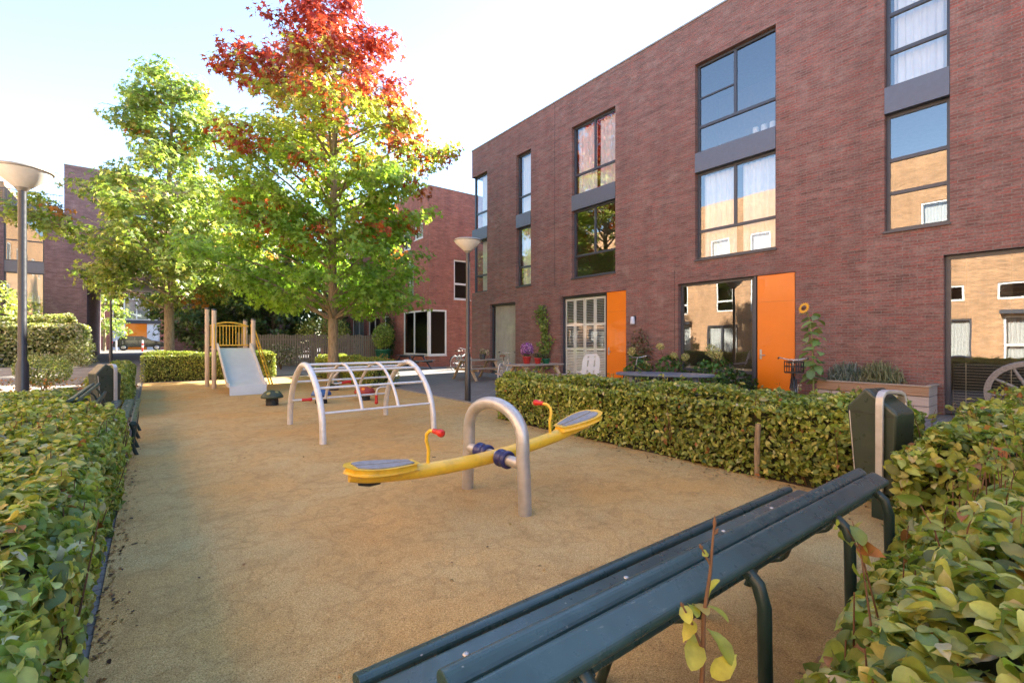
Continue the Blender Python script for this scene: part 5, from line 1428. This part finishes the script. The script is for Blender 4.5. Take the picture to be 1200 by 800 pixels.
# wagon wheel leaning by the slatted window
S = thing('wagon_wheel', 'old grey wooden wagon wheel leaning before the slatted window', 'wheel', (11.35, .88, 0))
c = Vector((11.35, .88, .56)); q = (Matrix.Rotation(R(78), 3, 'Y'))
def wp(r, a, d=0): return c + q @ Vector((r * math.cos(a), r * math.sin(a), d))
g = MB(); n = 40
for (ra, rb, d0, d1) in ((.47, .555, -.035, .035),):
    vs = []
    for i in range(n):
        a = 2 * PI * i / n; vs += [wp(ra, a, d0), wp(rb, a, d0), wp(rb, a, d1), wp(ra, a, d1)]
    fs = []
    for i in range(n):
        j = (i + 1) % n
        for k in range(4): fs.append((4 * i + k, 4 * j + k, 4 * j + (k + 1) % 4, 4 * i + (k + 1) % 4))
    g.add(vs, fs)
g.build('rim', M['wagon'], S, bevel=.006)
for i in range(10):
    a = 2 * PI * i / 10 + .2; g = MB(); g.tube([wp(.06, a), wp(.25, a), wp(.475, a)], [.026, .024, .02], 8); g.build('spoke', M['wagon'], S)
g = MB(); g.tube([wp(0, 0, -.10), wp(0, 0, -.08), wp(0, 0, .08), wp(0, 0, .10)], [.05, .085, .085, .05], 14); g.build('hub', M['wagon'], S)

# ------------------------------------------------------------------ left side plants and clutter
S = bush('round_bush', 'clipped round bush beside the path behind the left hedge', (-2.35, 18.2, .62), .62, .62, .42, .055, 3600, [(.18, .22, .06), (.28, .29, .09), (.10, .14, .04), (.44, .42, .22)], [4, 3, 3, 1], stems=4, fill=.35)
n = 420; P = np.stack([RNG.normal(-2.4, .75, n), RNG.normal(17.4, .5, n), RNG.uniform(.08, .42, n)], 1)
tag(leaves('orange_flowers', P, RNG.normal(0, .6, P.shape) + np.array([0, 0, .6]), RNG.uniform(.05, .10, n), palette(n, [(.48, .20, .06), (.36, .14, .06), (.18, .18, .06), (.40, .3, .12)], [3, 3, 3, 2]), OVAL_LO, M['leaf']), 'low rusty orange flowers growing around the round bush', 'flowers', kind='stuff')
WC = [(.26, .29, .10), (.42, .42, .22), (.66, .63, .50), (.14, .17, .06)]
hedge('shrub_hedge', 'tall pale flowering shrub hedge before the plum brick wall', -7.4, -3.15, 37.2, 39.6, 2.9, .17, 420, 'tsew', cols=WC, w=(4, 4, 2.4, 4), template=OVAL_LO, amp=.3, cat='hedge', round_=.7)
bush('lime_tree', 'tall lime green shrub at the left edge before the end block', (-8.0, 38.6, 2.7), 2.6, 1.6, 2.3, .22, 2600, [(.32, .38, .08), (.44, .46, .14), (.20, .26, .06)], [4, 3, 3], stems=7)
bush('flower_bed', 'low white flowering ground shrub below the tall shrub hedge', (-3.9, 34.6, .42), 1.7, .6, .42, .10, 1500, [(.55, .52, .40), (.20, .22, .08), (.10, .12, .04)], [3, 4, 3], stems=5)
bush('corner_shrub', 'small shrub with pale leaves at the passage wall', (-3.2, 36.0, .8), .7, .6, .8, .12, 700, WC, [4, 3, 1, 4], stems=4)
S = thing('folded_parasol', 'purple folded parasol standing behind the left lamp post', 'parasol', (-5.15, 25.6, 0))
g = MB(); g.tube([(-5.15, 25.6, 0), (-5.15, 25.6, 2.35)], .022, 8); g.lathe([(.25, 0), (.25, .06), (.05, .09), (.03, .25)], (-5.15, 25.6, 0), 16); g.build('pole', M['frame'], S)
g = MB(); vs = []
for (r, z) in ((.20, .75), (.22, .95), (.18, 1.4), (.12, 1.9), (.03, 2.28)):
    for k in range(16): a = 2 * PI * k / 16; rr_ = r * (1 if k % 2 else .62); vs.append((-5.15 + rr_ * math.cos(a), 25.6 + rr_ * math.sin(a), z))
g.add(vs, [(i * 16 + k, i * 16 + (k + 1) % 16, (i + 1) * 16 + (k + 1) % 16, (i + 1) * 16 + k) for i in range(4) for k in range(16)], smooth=True); g.build('canopy', M['purple_cloth'], S)
S = thing('shopping_bag', 'crumpled white bag on the paving at the far left edge', 'bag', (-6.0, 22.9, 0))
g = MB(); vs = []
for (r, z) in ((.20, 0), (.26, .14), (.24, .30), (.14, .42), (.10, .44)):
    for k in range(12): a = 2 * PI * k / 12; r_ = r * random.uniform(.8, 1.15); vs.append((-4.75 + r_ * math.cos(a) * 1.2, 22.4 + r_ * math.sin(a), z + random.uniform(-.015, .015) * (z > 0)))
g.add(vs, [(i * 12 + k, i * 12 + (k + 1) % 12, (i + 1) * 12 + (k + 1) % 12, (i + 1) * 12 + k) for i in range(4) for k in range(12)] + [tuple(range(48, 60))], smooth=True); S.location = (-4.75, 22.4, 0); g.build('bag_body', M['bag'], S)
g = MB(); g.tube([(-4.85, 22.4, .42), (-4.83, 22.4, .58), (-4.7, 22.4, .58), (-4.66, 22.4, .42)], .01, 6); g.build('bag_handle', M['blue_toy'], S)
S = thing('toy_tractor', 'pink ride-on toy beside the white bag at the far left edge', 'toy', (-5.15, 23.2, 0))
g = MB(); g.box(-5.5, -4.85, 23.05, 23.35, .18, .36); g.box(-5.45, -5.2, 23.07, 23.33, .362, .60); g.tube([(-4.98, 23.2, .36), (-5.05, 23.2, .62)], .02, 6); g.tube([(-5.05, 23.08, .62), (-5.05, 23.32, .62)], .018, 6); g.build('toy_body', M['pink'], S, bevel=.03, seg=3)
for (x, r) in ((-5.38, .17), (-4.96, .13)):
    for y in (23.0, 23.36): g = MB(); g.lathe([(.001, 0), (r * .6, 0), (r, .005), (r, .045), (r * .6, .05), (.001, .05)], (x, y, r), 16, 'Y'); g.build('wheel', M['blue_toy'] if r < .15 else M['black'], S)
for (x, y, m_, lab, kind_) in ((-5.9, 27.3, 'bag', 'white tub on the dark picnic table at the far left', 0), (-5.45, 27.1, 'terracotta', 'orange pot on the dark picnic table at the far left', 1), (-5.05, 27.3, 'pot_dark', 'dark pot on the dark picnic table at the far left', 1)):
    S = thing('flower_pot' if kind_ else 'storage_tub', lab, 'flower pot' if kind_ else 'tub', (x, y, .745))
    g = MB(); g.lathe([(.12, 0), (.16, .2), (.18, .2), (.18, .24), (.14, .24), (.001, .2)], (x, y, .746), 14); g.build('pot', M[m_], S)
    bush('', '', (x, y, 1.12), .2, .2, .16, .08, 130, [(.08, .12, .03), (.3, .08, .1) if kind_ else (.2, .2, .1)], [3, 1], parent=S, stems=0)

# ------------------------------------------------------------------ car, posts beyond the passage
S = thing('parked_car', 'black estate car parked before the orange garage door', 'car', (-.9, 61.5, .5), rot=0); S['_local'] = 1
prof_ = [(-2.1, .35), (-2.15, .62), (-2.08, .90), (-1.75, 1.02), (-1.55, 1.36), (-1.2, 1.46), (.25, 1.45), (.95, 1.05), (1.85, .90), (2.12, .68), (2.1, .35)]
g = MB(); g.prism([(x, -.84, z) for x, z in prof_], (0, 1.68, 0)); g.build('body', M['carpaint'], S, bevel=.06, seg=3)
for s in (-1, 1):
    g = MB(); y = s * .842
    for pg_ in ([(-1.5, 1.04), (-1.38, 1.32), (-1.15, 1.38), (-.45, 1.38), (-.45, 1.04)], [(-.38, 1.04), (-.38, 1.38), (.22, 1.37), (.75, 1.06)]):
        g.prism([(x, y, z) for x, z in pg_], (0, s * .006, 0))
    g.build('side_window', M['carglass'], S)
    for x in (-1.3, 1.35):
        g = MB(); g.lathe([(.20, -.1), (.30, -.1), (.32, -.07), (.32, .07), (.30, .1), (.20, .1)], (x, s * .77, .32), 20, 'Y'); w_ = g.build('wheel', M['black'], S)
        g = MB(); g.lathe([(.001, s * .09), (.2, s * .095), (.205, s * .08)], (x, s * .77, .32), 16, 'Y'); g.build('rim', M['chrome'], w_)
    g = MB(); g.box(2.0, 2.11, s * .62 - .14, s * .62 + .14, .66, .78); g.build('headlight', M['lens'], S, bevel=.02)
    g = MB(); g.box(-2.16, -2.08, s * .66 - .10, s * .66 + .10, .72, .92); g.build('tail_light', M['red'], S, bevel=.02)
S['_local'] = 1
for (x, y, lab) in ((-.65, 55.5, 'red and white striped bollard in front of the parked car'),):
    S = thing('bollard', lab, 'bollard', (x, y, .5))
    g = MB(); g.lathe([(.075, 0), (.075, .35)], (x, y, .5), 14); g.lathe([(.075, .55), (.075, .75)], (x, y, .5), 14); g.build('red_band', M['red'], S)
    g = MB(); g.lathe([(.075, .35), (.075, .55)], (x, y, .5), 14); g.lathe([(.075, .75), (.075, .98), (.05, 1.02), (.001, 1.03)], (x, y, .5), 14); g.build('white_band', M['white'], S)
S = thing('bollard', 'plain pale post left of the parked car', 'bollard', (-2.5, 55, .5))
g = MB(); g.lathe([(.06, 0), (.06, .95), (.04, 1.0), (.001, 1.01)], (-2.5, 55, .5), 14); g.build('post', M['white'], S)

# ------------------------------------------------------------------ light
EL, AZ = R(33), R(10)
sv = Vector((math.cos(EL) * math.cos(AZ), math.cos(EL) * math.sin(AZ), math.sin(EL)))
sd = bpy.data.lights.new('sun', 'SUN'); sd.energy = 5.0; sd.angle = R(.9); sd.color = (1, .93, .80)
so = bpy.data.objects.new('sun', sd); COL.objects.link(so); so.rotation_euler = (-sv).to_track_quat('-Z', 'Y').to_euler()
so.location = sv * 60
w = bpy.data.worlds.new('World'); sc.world = w; w.use_nodes = True
nt = w.node_tree; bg = nt.nodes['Background']; sky = nt.nodes.new('ShaderNodeTexSky'); sky.sky_type = 'NISHITA'
sky.sun_disc = False; sky.sun_elevation = EL; sky.sun_rotation = PI / 2 - AZ
sky.air_density = 1.0; sky.dust_density = .1; sky.ozone_density = 1.0
nt.links.new(sky.outputs[0], bg.inputs[0]); bg.inputs[1].default_value = .09

# ------------------------------------------------------------------ camera
cd = bpy.data.cameras.new('camera'); co = bpy.data.objects.new('camera', cd); COL.objects.link(co); sc.camera = co
cd.sensor_width = 36; cd.lens = 36 * 549 / 1200; cd.clip_end = 1500; cd.clip_start = .05
co.location = (0, 0, 1.42); co.rotation_euler = (R(90), 0, -R(37.6))
sc.view_settings.view_transform = 'Standard'; sc.view_settings.look = 'None'
sc.view_settings.exposure = 2.82; sc.view_settings.gamma = 1.0
sc.render.engine = 'CYCLES'
sc.cycles.use_denoising = True
sc.cycles.max_bounces = 10; sc.cycles.transparent_max_bounces = 24; sc.cycles.diffuse_bounces = 5; sc.cycles.glossy_bounces = 5
sc.cycles.caustics_reflective = False; sc.cycles.caustics_refractive = False
sc.cycles.sample_clamp_indirect = 8

for o in list(bpy.data.objects):
    if '_local' in o: del o['_local']
